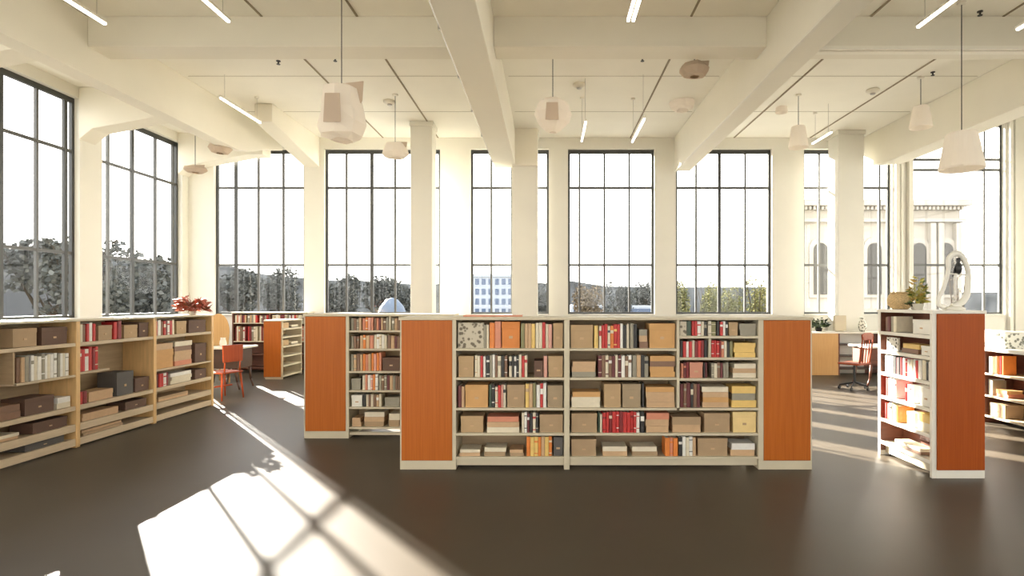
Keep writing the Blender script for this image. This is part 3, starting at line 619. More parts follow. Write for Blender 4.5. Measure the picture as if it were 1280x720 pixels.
def rowR(k, items, nm):
    z = ZRS[k] + .0052; top = ZRS[k + 1] - .03 if k + 1 < len(ZRS) else HR - .032
    a, c = .053, LR - .036
    fill(FRR, items, z, top - z, DR / 2 - .01, nm + ' shelf, white bookcase', 'books in the right white bookcase', y0=.015, conv=lambda q: a + (c - a) * q)
rowR(5, [('b', .05, .3, ['brown', 'maroon', 'grey', 'cream'], .8), ('x', .62, .95, 'white', .7)], 'top')
rowR(4, [('p', .08, .32, M['p_dots'], .85), ('f', .4, .75, ['brown', 'olive', 'yellow'], .03), ('x', .78, .97, 'white', .55)], 'second')
rowR(3, [('p', .04, .22, M['p_dots'], .9), ('b', .24, .42, ['black', 'maroon', 'black', 'dark red'], .9), ('b', .44, .72, ['white', 'red/white', 'white/black', 'cream/olive', 'white', 'red'], .93), ('b', .74, .98, ['white', 'cream', 'black', 'white'], .93)], 'third')
rowR(2, [('b', .06, .3, ['red', 'white/black', 'cream/dark green', 'white', 'white/red'], .9), ('b', .48, .66, ['red/white', 'white', 'white/red', 'white'], .85), ('x', .76, .98, 'white', .8)], 'fourth')
rowR(1, [('b', .06, .34, ['red', 'salmon/white', 'white/black', 'olive', 'cream', 'orange'], .85), ('x', .5, .66, 'white', .7), ('f', .7, .97, ['cream', 'white', 'yellow', 'white'], .04)], 'fifth')
rowR(0, [('f', .25, .8, ['brown', 'cream'], .03)], 'bottom')

# ---- far right low bookcase, faces left, dark red inside
XF = 5.83; YF0, YF1 = 6.0, 8.9; HF = 1.0
far = empty('bookcase', (XF, YF1, 0), -math.pi / 2, 'low dark red bookcase with white top at the far right edge', 'bookcase')
FRF = Frame((XF, YF1, 0), -math.pi / 2); LF = YF1 - YF0; DF = .4
b = MB(); b.box(-.01, LF + .01, -.02, DF, HF - .045, HF, M['whitelac']); b.build('top_board', far, bevel=.004)
b = MB(); b.box(0, LF, DF - .02, DF, .03, HF - .045, M['backred']); b.build('back_panel', far)
for u in (0, LF * .333, LF * .667, LF - .03):
    b = MB(); b.box(u, u + .03, 0, DF - .02, 0, HF - .045, M['backred']); b.build('upright', far, bevel=.002)
for z in (.10, .37, .66):
    for k in range(3): shelf_board(far, LF * k / 3 + .031, LF * (k + 1) / 3 - .001 - (.03 if k == 2 else 0), z, DF - .021, M['shelfwood'], lip=.02)
def rowF(z, zt, items, nm):
    fill(FRF, items, z + .0052, zt - z - .03, DF - .03, nm + ' shelf, low red bookcase', 'books in the low dark red bookcase', y0=.03)
# visible slots are around y 7.3 - 8.0 (u 0.9 - 1.6)
rowF(.66, HF - .02, [('b', .45, .75, ['maroon', 'brown', 'cream/red', 'dark red', 'black'], .75), ('b', 1.02, 1.09, ['grey/white', 'white'], .8), ('b', 1.14, 1.28, ['salmon/white', 'orange', 'red/white', 'orange/cream'], .85)], 'top')
rowF(.37, .66, [('b', .45, .7, ['brown', 'grey/white', 'maroon'], .75), ('b', 1.01, 1.09, ['white/grey', 'grey'], .8), ('f', 1.14, 1.34, ['salmon', 'red', 'orange'], .03)], 'middle')
rowF(.10, .37, [('x', 1.02, 1.30, 'taupe', .7)], 'bottom')
# patterned crate on it and books
def crate(x, y, z, rz, w_, d, h, m, label, cat='box', name='patterned_box'):
    root = empty(name, (x, y, z), rz, label, cat); t = .012
    b = MB(); b.box(-w_ / 2, w_ / 2, -d / 2, d / 2, 0, t, m)
    for s in (-1, 1): b.box(s * w_ / 2 - (t if s > 0 else 0), s * w_ / 2 + (t if s < 0 else 0), -d / 2, d / 2, t, h, m); b.box(-w_ / 2 + t, w_ / 2 - t, s * d / 2 - (t if s > 0 else 0), s * d / 2 + (t if s < 0 else 0), t, h, m)
    b.build('box_body', root); b = MB(); b.box(-w_ / 2 - .006, w_ / 2 + .006, -d / 2 - .006, d / 2 + .006, h, h + .02, M['whitelac']); b.build('box_lid', root, bevel=.003); return root
M['p_light'] = pattern('pale_mottled_card', (.20, .20, .15), (.80, .78, .68), 22)
crate(6.04, 7.95, HF, -math.pi / 2, .62, .26, .20, M['p_light'], 'long white box with grey leafy pattern on the low dark red bookcase')

# ------------------------------------------------------------------ back area
# long low bookcase against the back wall, left
ZK = 13.45; xk0 = X(290, ZK); xk1 = X(384, ZK); HK = H(390, ZK)
bk = empty('bookcase', (xk0, ZK, 0), 0, 'low dark red bookcase full of books below the far left window', 'bookcase'); WK = xk1 - xk0
FRK = Frame((xk0, ZK, 0), 0)
b = MB(); b.box(-.01, WK + .01, -.01, .4, HK - .035, HK, M['cream']); b.build('top_board', bk, bevel=.003)
b = MB(); b.box(0, WK, .37, .39, 0.02, HK - .035, M['backred']); b.build('back_panel', bk)
for u in (0, WK / 2 - .015, WK - .03):
    b = MB(); b.box(u, u + .03, 0, .37, 0, HK - .035, M['backred']); b.build('upright', bk, bevel=.002)
KS = [.12, .42, .72, H(403.5, ZK)]
for z in KS:
    for k in range(2): shelf_board(bk, .031 + k * (WK / 2 - .015), WK / 2 - .016 + k * (WK / 2 - .015), z, .369, M['cream'] if z > .7 else M['backred'])
for nm, k in (('top', 3), ('second', 2)):
    top = HK - .035 if k == 3 else KS[3] - .024
    def mk(n, pal): return [random.choice(pal) for _ in range(n)]
    random.seed(40 + k)
    pal = ['cream', 'dark red', 'white/red', 'brown', 'salmon/white', 'maroon', 'cream/brown', 'tan', 'red', 'grey/white']
    a = WK / 2
    fill(FRK, [('b', .06, a * .36, mk(7, pal), .85), ('b', a * .4, a * .66, mk(5, pal), .88), ('b', a * .72, a - .04, mk(5, pal), .82), ('b', a + .05, a * 1.45, mk(7, pal), .88), ('b', a * 1.5, WK - .05, mk(9, pal), .85)],
         KS[k] + .0012, top - KS[k] - .002, .34, nm + ' shelf, far dark red bookcase', 'books in the far left dark red bookcase', y0=.02)
# small orange ended bookcase, faces right
ZS = 12.3; xs1 = X(353, ZS); xs0 = X(330, ZS); HS = H(400, ZS); LS = .98
sm = empty('bookcase', (xs1, ZS, 0), math.pi / 2, 'small cream bookcase with narrow orange end panel by the far left column', 'bookcase'); DS = xs1 - xs0
b = MB(); b.box(-.01, LS + .01, -.01, DS + .01, HS - .03, HS, M['cream']); b.build('top_board', sm, bevel=.003)
b = MB(); b.box(0, LS, DS - .02, DS, 0.03, HS - .03, M['back']); b.build('back_panel', sm)
b = MB(); b.box(0.004, .03, 0.0, DS - .02, 0, HS - .03, M['cream']); b.build('upright', sm, bevel=.002)
b = MB(); b.box(LS - .03, LS, 0.0, DS - .02, 0, HS - .03, M['cream']); b.build('upright', sm, bevel=.002)
b = MB(); b.box(-.016, .003, .03, DS, .05, HS - .032, M['orange']); b.build('orange_panel', sm, bevel=.002)
for z in (.07, .28, .48, .68, .88, 1.05): shelf_board(sm, .031, LS - .031, z, DS - .021, M['cream'], lip=.03)
FRS = Frame((xs1, ZS, 0), math.pi / 2)
for nm, z in (('top', 1.05), ('third', .68)):
    fill(FRS, [('x', .10, .40, 'tan', .8), ('f', .5, .85, ['grey', 'cream'], .03)], z + .0052, .15, DS - .04, nm + ' shelf, small orange bookcase', 'books in the small orange ended bookcase', y0=.03)

# chair makers
def chair(loc, rz, label, wood, style='round', name='wooden_chair'):
    root = empty(name, loc, rz, label, 'chair')
    b = MB(); b.box(-.21, .21, -.20, .21, .43, .46, wood); b.build('seat', root, bevel=.012)
    for sx_, sy in ((-.18, -.17), (.18, -.17), (-.18, .18), (.18, .18)):
        b = MB(); b.tube((sx_, sy, .43), (sx_ * 1.18, sy * 1.18, 0), .018, .013, wood, 8); b.build('leg', root, smooth=True)
    pts = []
    if style == 'round':
        for i in range(15):
            t = math.pi * i / 14; pts.append((.215 * math.cos(t), .68 + .24 * math.sin(t)))
        pts += [(-.19, .50), (.19, .50)]
    else: pts = [(-.19, .62), (.19, .62), (.20, .90), (-.20, .90)]
    b = MB(); b.prism(pts, 'y', .20, .222, wood); b.build('backrest', root, bevel=.006)
    for s in (-.15, .15):
        b = MB(); b.tube((s, .195, .44), (s, .21, .66), .014, .012, wood, 8); b.build('back_support', root, smooth=True)
    b = MB(); b.box(-.17, .17, -.01, .01, .20, .225, wood); b.build('stretcher', root)
    return root
ch = chair((X(279, 11.9), 11.95, 0), math.radians(180), 'tall pale wooden chair with rounded back behind the white table', M['oak'])
for c in ch.children: pass
# raise its back so it stands above the table as seen
for c in ch.children:
    if c.name.startswith('backrest'): c.scale.z = 1.52; c.location.z = -.02
    if c.name.startswith('back_support'): c.scale.z = 1.4; c.location.z = -.17
chair((X(279, 9.85), 9.85, 0), math.radians(250), 'red stained wooden chair at the end of left long bookcase', M['redwood'], 'flat')
# table on the left
def table(cx, cy, w_, d, h, top, body, label, apron=.5):
    root = empty('reading_table', (cx, cy, 0), 0, label, 'table')
    b = MB(); b.box(-w_ / 2, w_ / 2, -d / 2, d / 2, h - .035, h, top); b.build('table_top', root, bevel=.006)
    b = MB(); b.box(-w_ / 2 + .06, w_ / 2 - .08, -d / 2 + .07, d / 2 - .07, h - .035 - apron, h - .036, body); b.build('apron', root, bevel=.004)
    for sx_ in (-1, 1):
        for sy in (-1, 1):
            b = MB(); x, y = sx_ * (w_ / 2 - .12), sy * (d / 2 - .10)
            b.tube((x, y, h - .05 - apron), (x + sx_ * .03, y, .14), .028, .02, body, 8); b.tube((x + sx_ * .03, y, .14), (x + sx_ * .075, y, 0.0), .02, .016, body, 8); b.build('leg', root, smooth=True)
    return root
table(X(287, 11.0), 11.1, .62, .7, .78, M['whitelac'], M['dkwood'], 'small white topped table with dark body and curved legs at left', apron=.36)
b = MB(); b.lathe([(0, 0), (.05, 0), (.062, .05), (.055, .10), (.04, .14), (.048, .16), (.042, .16), (.034, .14), (0, .13)], M['whitelac'], 18)
tag(b.build('vase', loc=(X(277, 11.0), 11.05, .78), smooth=True), 'small white vase on the white topped table at left', 'vase')
# white figurine / paper sculpture standing on far table edge (tall vase with blossoms)
def leafplant(loc, label, name, pot, leafm, n, spread, height, lsize, potr=.07, poth=.1, cat='plant', seed=0, stems=True, droop=.2, potm2=None):
    random.seed(900 + seed); root = empty(name, loc, 0, label, cat)
    if pot:
        b = MB(); b.lathe([(0, 0), (potr * .75, 0), (potr, poth), (potr * 1.05, poth), (potr * 1.05, poth * .96), (potr * .9, poth * .9), (0, poth * .88)], pot, 18); b.build('pot', root, smooth=True)
    z0 = poth * .85 if pot else 0
    st = MB(); lf = MB()
    for i in range(n):
        a = random.uniform(0, 2 * math.pi); r = spread * math.sqrt(random.random()); h = z0 + height * random.uniform(.35, 1) * (1 - .45 * r / spread)
        tip = Vector((r * math.cos(a), r * math.sin(a), h)); st.tube((tip.x * .12, tip.y * .12, z0), tip, .003, .0015, leafm[0], 5)
        for k in range(3):
            d = Vector((math.cos(a) + random.uniform(-1, 1), math.sin(a) + random.uniform(-1, 1), random.uniform(-droop * 2, .9))).normalized(); sd_ = d.cross(Vector((random.uniform(-1, 1), random.uniform(-1, 1), 1))).normalized()
            L = lsize * random.uniform(.6, 1.2); W = L * .32; up = d.cross(sd_) * L * .12
            p = tip - Vector((0, 0, random.uniform(0, height * .35)))
            if p.z < z0 + W + .02: p.z = z0 + W + .02
            vs = [p, p + d * L * .35 + sd_ * W + up, p + d * L, p + d * L * .35 - sd_ * W + up, p + d * L * .4]
            for v in vs:
                if v.z < .004: v.z = .004
            lf.add(vs, [(0, 1, 4), (1, 2, 4), (2, 3, 4), (3, 0, 4)], random.choice(leafm))
    if stems: st.build('stem', root)
    lf.build('foliage', root); return root
G = {}
G['rust'] = mat('rust_red_leaf', (.30, .06, .03), .6); G['rust2'] = mat('brown_leaf', (.16, .06, .025), .6); G['pinkl'] = mat('dusty_pink_leaf', (.55, .20, .14), .6)
G['dg'] = mat('dark_green_leaf', (.03, .05, .025), .5); G['g'] = mat('green_leaf', (.10, .15, .04), .5); G['yg'] = mat('yellow_green_leaf', (.42, .38, .08), .5); G['gold'] = mat('golden_leaf', (.50, .33, .08), .5)
G['terra'] = mat('terracotta', (.42, .18, .09), .8)
# dry red plant on the left long bookcase, far bay
leafplant((XLc - .2, 9.0, HL), 'rust red dried leaf arrangement on the far end of left bookcase', 'dried_plant', M['whitelac'], [G['rust'], G['rust2'], G['pinkl'], G['rust']], 60, .20, .34, .12, potr=.05, poth=.05, seed=1, droop=.5)

# right back counter
ZQ = 13.0; xq0 = X(1014, ZQ); xq1 = X(1135, ZQ); HQ = .95
ct = empty('counter_cabinet', (xq0, ZQ, 0), 0, 'pale wooden counter cabinet with dark open shelves at the back right', 'cabinet'); WQ = xq1 - xq0; xm = X(1048, ZQ) - xq0
b = MB(); b.box(-.02, WQ, -.02, .55, HQ - .035, HQ, M['whitelac']); b.build('counter_top', ct, bevel=.004)
b = MB(); b.box(0, xm, 0, .5, .0, HQ - .035, M['oak']); b.build('oak_cupboard', ct, bevel=.004)
b = MB(); b.box(xm + .001, WQ, .45, .5, 0, HQ - .035, M['backred']); b.build('back_panel', ct)
for u in (xm + .001, WQ - .03):
    b = MB(); b.box(u, u + .028, 0, .45, 0, HQ - .035, M['backred']); b.build('upright', ct)
for z in (.15, .42, .68): shelf_board(ct, xm + .03, WQ - .031, z, .449, M['dkwood'])
leafplant((X(1030, ZQ), ZQ + .25, HQ), 'dark leafy plant on the pale oak end of back counter', 'potted_plant', M['black'], [G['dg'], G['dg'], G['g']], 60, .17, .32, .10, potr=.08, poth=.08, seed=2)
b = MB(); b.box(-.13, .13, 0, .10, .02, .36, M['cream']); b.box(-.08, .08, .01, .09, 0, .02, M['cream'])
tag(b.build('computer_screen', bevel=.01, loc=(X(1055, ZQ), ZQ + .15, HQ)), 'cream boxy screen seen from behind on the back counter', 'screen')
b = MB(); b.lathe([(0, 0), (.05, 0), (.09, .09), (.08, .20), (.04, .27), (.06, .31), (.052, .31), (.03, .27), (0, .26)], M['p_light'], 20)
tag(b.build('vase', loc=(X(1084, ZQ), ZQ + .2, HQ), smooth=True), 'grey patterned vase on the back counter beside the right bookcase', 'vase')
# chair with wheels and slanting red wood back
def desk_chair(loc, rz, label):
    root = empty('swivel_chair', loc, rz, label, 'chair'); w_ = M['redwood']
    b = MB(); b.box(-.22, .22, -.2, .2, .46, .50, w_); b.build('seat', root, bevel=.015)
    b = MB(); b.tube((0, 0, .12), (0, 0, .46), .022, .022, M['dkmetal'], 12); b.build('gas_column', root)
    b = MB()
    for i in range(5):
        t = 2 * math.pi * i / 5 + .3; b.tube((0, 0, .13), (.25 * math.cos(t), .25 * math.sin(t), .075), .018, .013, M['dkmetal'], 8)
    b.build('star_base', root)
    for i in range(5):
        t = 2 * math.pi * i / 5 + .3; b = MB(); x, y = .25 * math.cos(t), .25 * math.sin(t); b.tube((x, y - .015, .03), (x, y + .015, .03), .03, .03, M['black'], 12); b.tube((x, y, .05), (x, y, .08), .008, .008, M['dkmetal'], 6); b.build('caster', root)
    for s in (-.17, .17):
        b = MB(); b.tube((s, .18, .48), (s * 1.1, .25, .98), .018, .014, w_, 8); b.build('back_post', root)
    b = MB(); b.prism([(-.19, .92), (.19, .92), (.20, 1.02), (.10, 1.05), (-.10, 1.05), (-.20, 1.02)], 'y', .225, .25, w_); b.build('top_rail', root, bevel=.006)
    for s in (-.09, 0, .09):
        b = MB(); b.tube((s, .19, .50), (s, .235, .93), .010, .009, w_, 8); b.build('spindle', root)
    return root
desk_chair((X(1068, 10.9), 10.9, 0), math.radians(215), 'red wooden swivel chair with spindle back at the back counter')
table(X(1108, 11.4), 11.6, .9, .75, .76, M['whitelac'], M['backred'], 'white topped red bodied table behind the right white bookcase', apron=.3)

# objects on top of right bookcase
lr = (XRc + .2, 5.95, HR)
root = empty('woven_basket', (X(1122, 6.0), 6.09, HR), 0, 'rounded tan woven basket on top of the right white bookcase', 'basket')
M['wicker'] = mat('wicker', (.62, .44, .22), .8, noise_amt=.35, noise_scale=60, bump=.6, stretch=(1, 1, 3))
b = MB(); b.lathe([(0, 0.002), (.07, .002), (.115, .05), (.12, .10), (.105, .15), (.08, .165), (.075, .16), (.10, .10), (.06, .03), (0, .025)], M['wicker'], 22); b.build('basket_body', root, smooth=True)
b = MB(); b.lathe([(.078, .16), (.092, .165), (.092, .178), (.078, .18), (.072, .17), (.078, .16)], M['wicker'], 22); b.build('basket_rim', root, smooth=True)
root.location.x = XRc + .125
def shift(o, x, y): o.location.x = x; o.location.y = y
leafplant((XRc + .13, 5.86, HR), 'dark trailing leaves in low dish before the woven basket', 'potted_plant', M['whitelac'], [G['dg'], G['g'], G['rust2']], 22, .06, .06, .045, potr=.035, poth=.03, seed=3)
leafplant((XRc + .085, 5.73, HR), 'yellow green leafy plant in small white pot on right bookcase', 'potted_plant', M['whitelac'], [G['yg'], G['gold'], G['g'], G['yg']], 46, .065, .30, .06, potr=.05, poth=.06, seed=4)
# white looping sculpture
root = empty('sculpture', (XRc + .31, 5.54, HR), 0, 'tall white curving plaster sculpture with dark bird on right bookcase', 'sculpture')
M['plaster'] = mat('white_plaster', (.84, .81, .72), .7)
def sweep(name, pts, rad, m, parent, sub=6):
    cu = bpy.data.curves.new(name, 'CURVE'); cu.dimensions = '3D'; sp = cu.splines.new('BEZIER'); sp.bezier_points.add(len(pts) - 1)
    for bp, p in zip(sp.bezier_points, pts):
        bp.co = p[:3]; bp.handle_left_type = bp.handle_right_type = 'AUTO'; bp.radius = p[3] if len(p) > 3 else 1
    cu.bevel_depth = rad; cu.bevel_resolution = 4; cu.use_fill_caps = True
    o = bpy.data.objects.new(name, cu); COL.objects.link(o); cu.materials.append(m); bpy.context.view_layer.update()
    me = bpy.data.meshes.new_from_object(o); COL.objects.unlink(o); bpy.data.objects.remove(o)
    o = bpy.data.objects.new(name, me); COL.objects.link(o); me.materials.clear(); me.materials.append(m); me.polygons.foreach_set('use_smooth', [True] * len(me.polygons)); o.parent = parent; return o
b = MB(); b.lathe([(0, 0.001), (.085, .001), (.085, .02), (.05, .035), (0, .04)], M['plaster'], 20); b.build('sculpture_base', root, smooth=True)
sweep('plaster_ribbon', [(-.02, 0, .03, 1.3), (.09, 0, .10, 1.2), (.125, 0, .26, 1), (.10, 0, .44, 1), (.02, 0, .53, 1.1), (-.05, 0, .49, 1), (-.06, 0, .38, .8), (-.10, 0, .22, .7), (-.15, 0, .06, .8), (-.10, 0, .025, 1)], .024, M['plaster'], root)
b = MB(); b.lathe([(0, .0), (.02, .015), (.034, .05), (.03, .09), (.014, .115), (.021, .135), (.016, .155), (0, .162)], M['black'], 14, (.025, -.01, .33)); b.prism([(.043, .462), (.07, .456), (.043, .47)], 'y', -.014, -.006, M['black']); b.prism([(-.01, .40), (.0, .36), (-.03, .31)], 'y', -.016, -.004, M['black']); b.build('bird', root, smooth=True)
b = MB(); b.tube((-.06, -.01, .34), (.11, -.01, .33), .008, .008, M['plaster'], 8); b.build('perch', root)

# odds on front bookcase top
def topstack(px0, px1, cols, y, label, th=.02, d=.18):
    fr = Frame((X(px0, Z1), Z1 + y, H1), 0); z = 0
    for i, c in enumerate(cols):
        nm = label if len(cols) == 1 else label + (', upper one' if i else ', lower one')
        flatbook(fr, 0, X(px1, Z1) - X(px0, Z1), z, 0, th - .0005, d, c, nm, 'things on top of the front bookcase', 'book'); z += th
topstack(576, 652, ['salmon'], .16, 'wide flat salmon red folder on top of the front bookcase', .016, .2)

# ------------------------------------------------------------------ outside
ext_g = mat('pale_paving', (.16, .155, .14), .9, noise_amt=.1, noise_scale=.5)
b = MB(); b.box(-260, 260, ZB + .6, 420, -3.3, -3.0, ext_g); b.box(-260, XL - .6, -60, ZB + .6, -3.3, -3.0, ext_g); b.box(XR + .6, 260, -60, ZB + .6, -3.3, -3.0, ext_g); b.box(XL - .6, XR + .6, -60, YF - .5, -3.3, -3.0, ext_g); struct(b.build('ground'), 'pale paved ground outside')
def ridge(name, y, pts, th, m, base=-3.0):
    mb = MB(); n = len(pts); vs = []
    for (x, z) in pts: vs += [(x, y, base), (x, y + th * .5, z), (x, y + th, base)]
    fs = []
    for i in range(n - 1): a = i * 3; fs += [(a, a + 3, a + 4, a + 1), (a + 1, a + 4, a + 5, a + 2)]
    mb.add(vs, fs, m); return mb.build(name)
hm = mat('hazed_hillside', (.095, .098, .098), 1, spec=0, noise_amt=.35, noise_scale=.25)  # haze over the distant hills is put into this lighter colour
random.seed(5)
YH = 150
def hp(px, py): return (X(px, YH + 3.5), H(py, YH + 3.5))
pts = [hp(p, y + random.uniform(-1.5, 1.5)) for p, y in [(-700, 330), (-300, 335), (-100, 325), (60, 318), (150, 322), (230, 330), (267, 331), (290, 333), (320, 340), (350, 345), (378, 346), (420, 352), (440, 349), (470, 354), (500, 354), (530, 356), (600, 352), (686, 355), (715, 352), (760, 357), (800, 358), (820, 362), (860, 358), (960, 360), (1100, 366), (1300, 366), (1700, 370)]]
struct(ridge('hills', YH, pts, 7, hm), 'hazy grey wooded hillside behind the far windows')
bark = mat('tree_bark', (.05, .04, .03), .95, spec=0)
LM = {'olive': [mat('leaf_olive_%d' % i, c, .9, spec=0) for i, c in enumerate(((.11, .11, .045), (.15, .145, .06), (.07, .075, .03), (.19, .18, .09)))],
      'grey': [mat('leaf_haze_grey_%d' % i, c, .9, spec=0) for i, c in enumerate(((.07, .073, .066), (.10, .102, .092), (.045, .047, .043)))],  # greys lightened to carry the missing distance haze in the colour
      'brown': [mat('leaf_brown_%d' % i, c, .9, spec=0) for i, c in enumerate(((.11, .085, .055), (.15, .12, .08), (.07, .055, .035)))]}
def tree(px, Z, ytop, wpx, pal, label, n=700, bare=False, seed=0, x=None, group='trees outside the windows'):
    random.seed(300 + seed); x = X(px, Z) if x is None else x; top = H(ytop, Z); R = wpx * Z / F / 2; base = -3.0; hgt = top - base
    root = empty('tree', (x, Z, base), 0, label, 'tree', group)
    tr = MB(); th = hgt * .45; r0 = max(.1, R * .08)
    tr.tube((0, 0, 0), (0, 0, th), r0, r0 * .7, bark, 8)
    tips = []
    for i in range(9 if not bare else 16):
        a = i * 2.4; ln = R * random.uniform(.5, .85); p = Vector((0, 0, th * random.uniform(.6, 1))); q = Vector((ln * math.cos(a), ln * math.sin(a), random.uniform(th, hgt * .92))); tr.tube(p, q, r0 * .4, r0 * .12, bark, 6); tips.append((p, q))
        if bare:
            for k in range(7):
                s = p.lerp(q, random.uniform(.4, 1)); e2 = s + Vector((random.uniform(-1, 1), random.uniform(-1, 1), random.uniform(.1, 1))) * R * .4; tr.tube(s, e2, r0 * .12, r0 * .04, bark, 4)
    tr.build('trunk', root)
    lf = MB(); cz = th + (hgt - th) * .5; rz_ = (hgt - th * .75) * .5; cz = hgt - rz_
    lobes = [(Vector((random.uniform(-.5, .5) * R, random.uniform(-.5, .5) * R, cz + random.uniform(-.5, .55) * rz_)), random.uniform(.42, .6)) for _ in range(9)]
    for i in range(n):
        c, s = random.choice(lobes); d = Vector((random.gauss(0, 1), random.gauss(0, 1), random.gauss(0, 1))).normalized() * random.uniform(.6, 1)
        p = c + Vector((d.x * R * s, d.y * R * s, d.z * rz_ * s)); L = R * random.uniform(.04, .085)
        if p.z > hgt: p.z = hgt
        u = Vector((random.uniform(-1, 1), random.uniform(-1, 1), random.uniform(-1, 1))).normalized(); v = u.orthogonal().normalized()
        lf.add([p - u * L, p + v * L * .7, p + u * L, p - v * L * .7], [(0, 1, 2, 3)], random.choice(LM[pal]))
    lf.build('crown', root); return root
specs = [(300, 60, 336, 60, 'grey', 'dark tree behind the far left window, left of its middle bar'), (352, 52, 334, 44, 'grey', 'dark tree at the right side of far left window'),
         (428, 60, 340, 46, 'grey', 'dark tree at the left side of the wide window'), (472, 64, 346, 52, 'grey', 'grey tree in the middle of the wide window'), (512, 62, 352, 40, 'grey', 'grey tree at the right edge of the wide window'),
         (678, 58, 354, 30, 'grey', 'grey tree in the slit right of the middle column'), (736, 40, 336, 36, 'brown', 'brownish autumn tree at the left of middle right window'), (775, 56, 352, 34, 'grey', 'grey green tree in the middle of middle right window'), (806, 70, 350, 34, 'grey', 'grey green tree at the right of middle right window'),
         (858, 34, 340, 34, 'olive', 'olive tree at the left of the window with many trees'), (884, 36, 342, 34, 'olive', 'second olive tree from left behind that window'), (913, 34, 350, 30, 'olive', 'shorter olive tree right of the thick window bar'), (945, 32, 338, 34, 'olive', 'olive tree at the right side of that window')]
for i, s in enumerate(specs): tree(*s[:3], s[3] * 1.25, s[4], s[5], seed=i, n=2600)
# left of the building: winter trees, tower and blocks
for i, (x, y, h, r, lb) in enumerate([(-22, 19.5, 4.6, 2.2, 'wintry tree behind the second left window'), (-31, 37, 5.6, 3.0, 'wintry tree far behind the left corner'), (-19, 28, 4.4, 2.2, 'wintry tree close to the left corner window'), (-17.5, 22.2, 4.6, 1.7, 'wintry tree between the two left windows'), (-22, 34, 4.4, 2.4, 'wintry tree behind the corner tree')]):
    tree(0, y, PY - (h - EYE) * F / y, r * 2 * F / y, 'grey', lb, n=2200, bare=i == 3, seed=40 + i, x=x, group='wintry trees left of the building')
def building(x0, x1, y0, y1, z1, m, wm, label, rows, cols, name='building', face='y', roof=None, group=None):
    root = empty(name, ((x0 + x1) / 2, y0, -3.0), 0, label, 'building', group); w_ = x1 - x0; h = z1 + 3
    b = MB(); b.box(-w_ / 2, w_ / 2, 0, y1 - y0, 0, h, m); b.build('wall', root)
    b = MB(); b.box(-w_ / 2 - .2, w_ / 2 + .2, -.2, y1 - y0 + .2, h, h + .35, roof or m); b.build('roof', root)
    for r in range(rows):
        for c in range(cols):
            cx = -w_ / 2 + w_ * (c + .5) / cols; cz = h * (r + .5) / rows; ww = w_ / cols * .3; hh = h / rows * .3
            b = MB(); b.box(cx - ww, cx + ww, -.05, .02, cz - hh, cz + hh, wm); b.build('window', root)
    return root
BW = mat('blue_glass_facade', (.05, .08, .14), .2); WHT = mat('white_facade', (.30, .33, .37), .7); STN = mat('pale_stone', (.36, .33, .28), .85, noise_amt=.05, noise_scale=1); GRY = mat('grey_facade', (.07, .072, .075), .8)
Zo = 80
building(X(584, Zo), X(642, Zo), Zo, Zo + 15, H(346, Zo), WHT, BW, 'white block with rows of blue windows behind the middle window', 6, 7)
building(-40, -36, 24, 29, 10.5, mat('grey_blue_tower', (.10, .11, .115), .8), BW, 'slim grey blue tower beyond the near left window', 7, 2, name='tower')
building(-66, -44, 48, 58, 5.6, GRY, BW, 'grey block beyond the left corner windows', 3, 6)
building(-32, -28.5, 22, 26, 3.4, STN, BW, 'small pale house beside the slim tower', 2, 2, name='house')
# domed tent
b = MB(); b.lathe([(6, 0), (5.8, 2.2), (4.9, 4.0), (3.4, 5.3), (1.7, 6.0), (0, 6.2)], mat('pale_blue_fabric', (.085, .11, .15), .6), 28)
Zt = 50; o = b.build('domed_tent', loc=(X(490, Zt), Zt, -3.0), smooth=True); o.scale = (.28, .28, (H(372, Zt) + 3) / 6.2); tag(o, 'pale blue domed tent behind the wide window', 'tent')
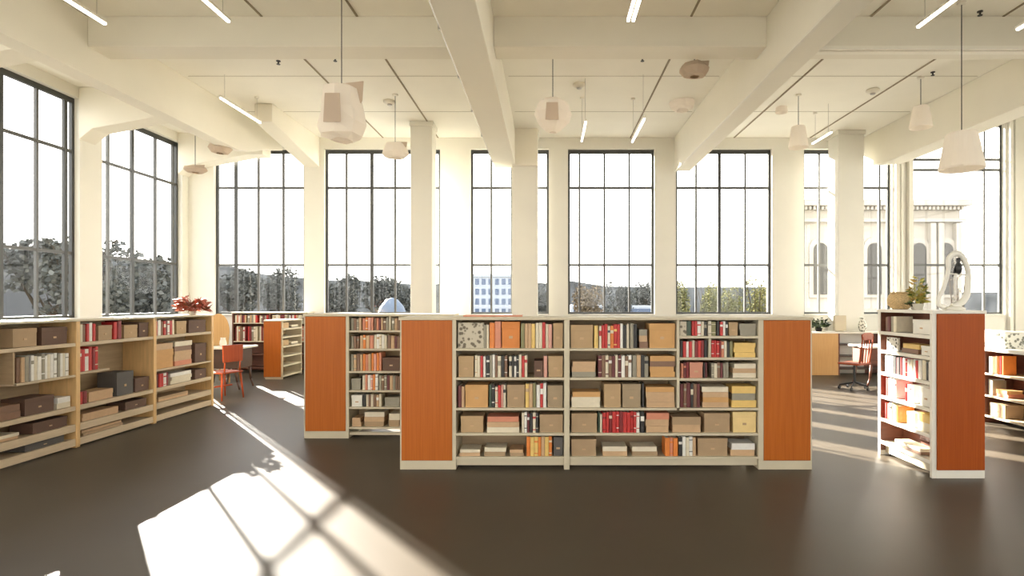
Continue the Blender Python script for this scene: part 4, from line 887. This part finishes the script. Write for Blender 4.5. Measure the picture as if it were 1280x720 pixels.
# parked cars beyond middle right window
def car(px, py, Z, m, label):
    x = X(px, Z); root = empty('car', (x, Z, -3.0), math.radians(6), label, 'car', 'parked vans and cars outside')
    h = H(py, Z) + 3.0
    b = MB(); b.prism([(-2.2, .35), (2.2, .35), (2.2, h * .62), (1.9, h * .70), (1.2, h), (-1.9, h), (-2.2, h * .7)], 'y', 0, 1.8, m); cb_ = b.build('car_body', root, bevel=.05)
    b = MB(); b.prism([(-1.8, h * .70), (1.55, h * .70), (1.1, h * .93), (-1.7, h * .93)], 'y', -.015, .01, BW); b.build('car_window', cb_)
    for sx_ in (-1.4, 1.4):
        b = MB(); b.tube((sx_, -.02, .34), (sx_, .2, .34), .34, .34, M['black'], 16); b.build('wheel', root)
car(738, 381, 60, WHT, 'white parked van outside the middle right window, left one')
car(800, 382, 60, WHT, 'white parked van outside the middle right window, right one')
# classical pale building at right
Zc = 26; xc0 = X(1000, Zc); xc1 = X(1206, Zc)
cb = empty('classical_building', ((xc0 + xc1) / 2, Zc, -3.0), 0, 'pale stone classical building with cornice outside the right windows', 'building'); wc = xc1 - xc0; hc_ = H(250, Zc) + 3
b = MB(); b.box(-wc / 2, wc / 2, .3, 4, 0, hc_, STN); b.build('wall', cb)
b = MB(); b.box(-wc / 2 - .1, wc / 2 + .25, -.15, 4.2, hc_ - .25, hc_, STN); b.box(-wc / 2, wc / 2 + .1, .05, 4.1, hc_ - .95, hc_ - .8, STN)
for i in range(40):
    x = -wc / 2 + wc * (i + .5) / 40; b.box(x - .05, x + .05, -.02, .3, hc_ - .42, hc_ - .27, STN)
b.build('cornice', cb)
DKG = mat('dark_glazing', (.05, .045, .035), .4)
def arch(cx, w_, zb, zt, m, y0, y1):
    mb = MB(); r = w_ / 2; pts = [(cx - r, zb), (cx + r, zb)] + [(cx + r * math.cos(math.pi * k / 12), zt - r + r * math.sin(math.pi * k / 12)) for k in range(13)]; mb.prism(pts, 'y', y0, y1, m); return mb
for p in (1028, 1062, 1096, 1152, 1186):
    cx = X(p, Zc) - (xc0 + xc1) / 2
    arch(cx, .95, H(372, Zc) + 3, H(296, Zc) + 3, STN, .18, .31).build('window_surround', cb)
    arch(cx, .62, H(368, Zc) + 3, H(303, Zc) + 3, DKG, .15, .175).build('window', cb)
for p in (1168, 1178, 1200):
    cx = X(p, Zc) - (xc0 + xc1) / 2; b = MB(); b.box(cx - .12, cx + .12, .05, .31, 0, hc_ - 1, STN); b.build('pilaster', cb)
tree(1196, 20, 300, 34, 'brown', 'brownish shrub tree beyond the tall right window', n=500, seed=60)
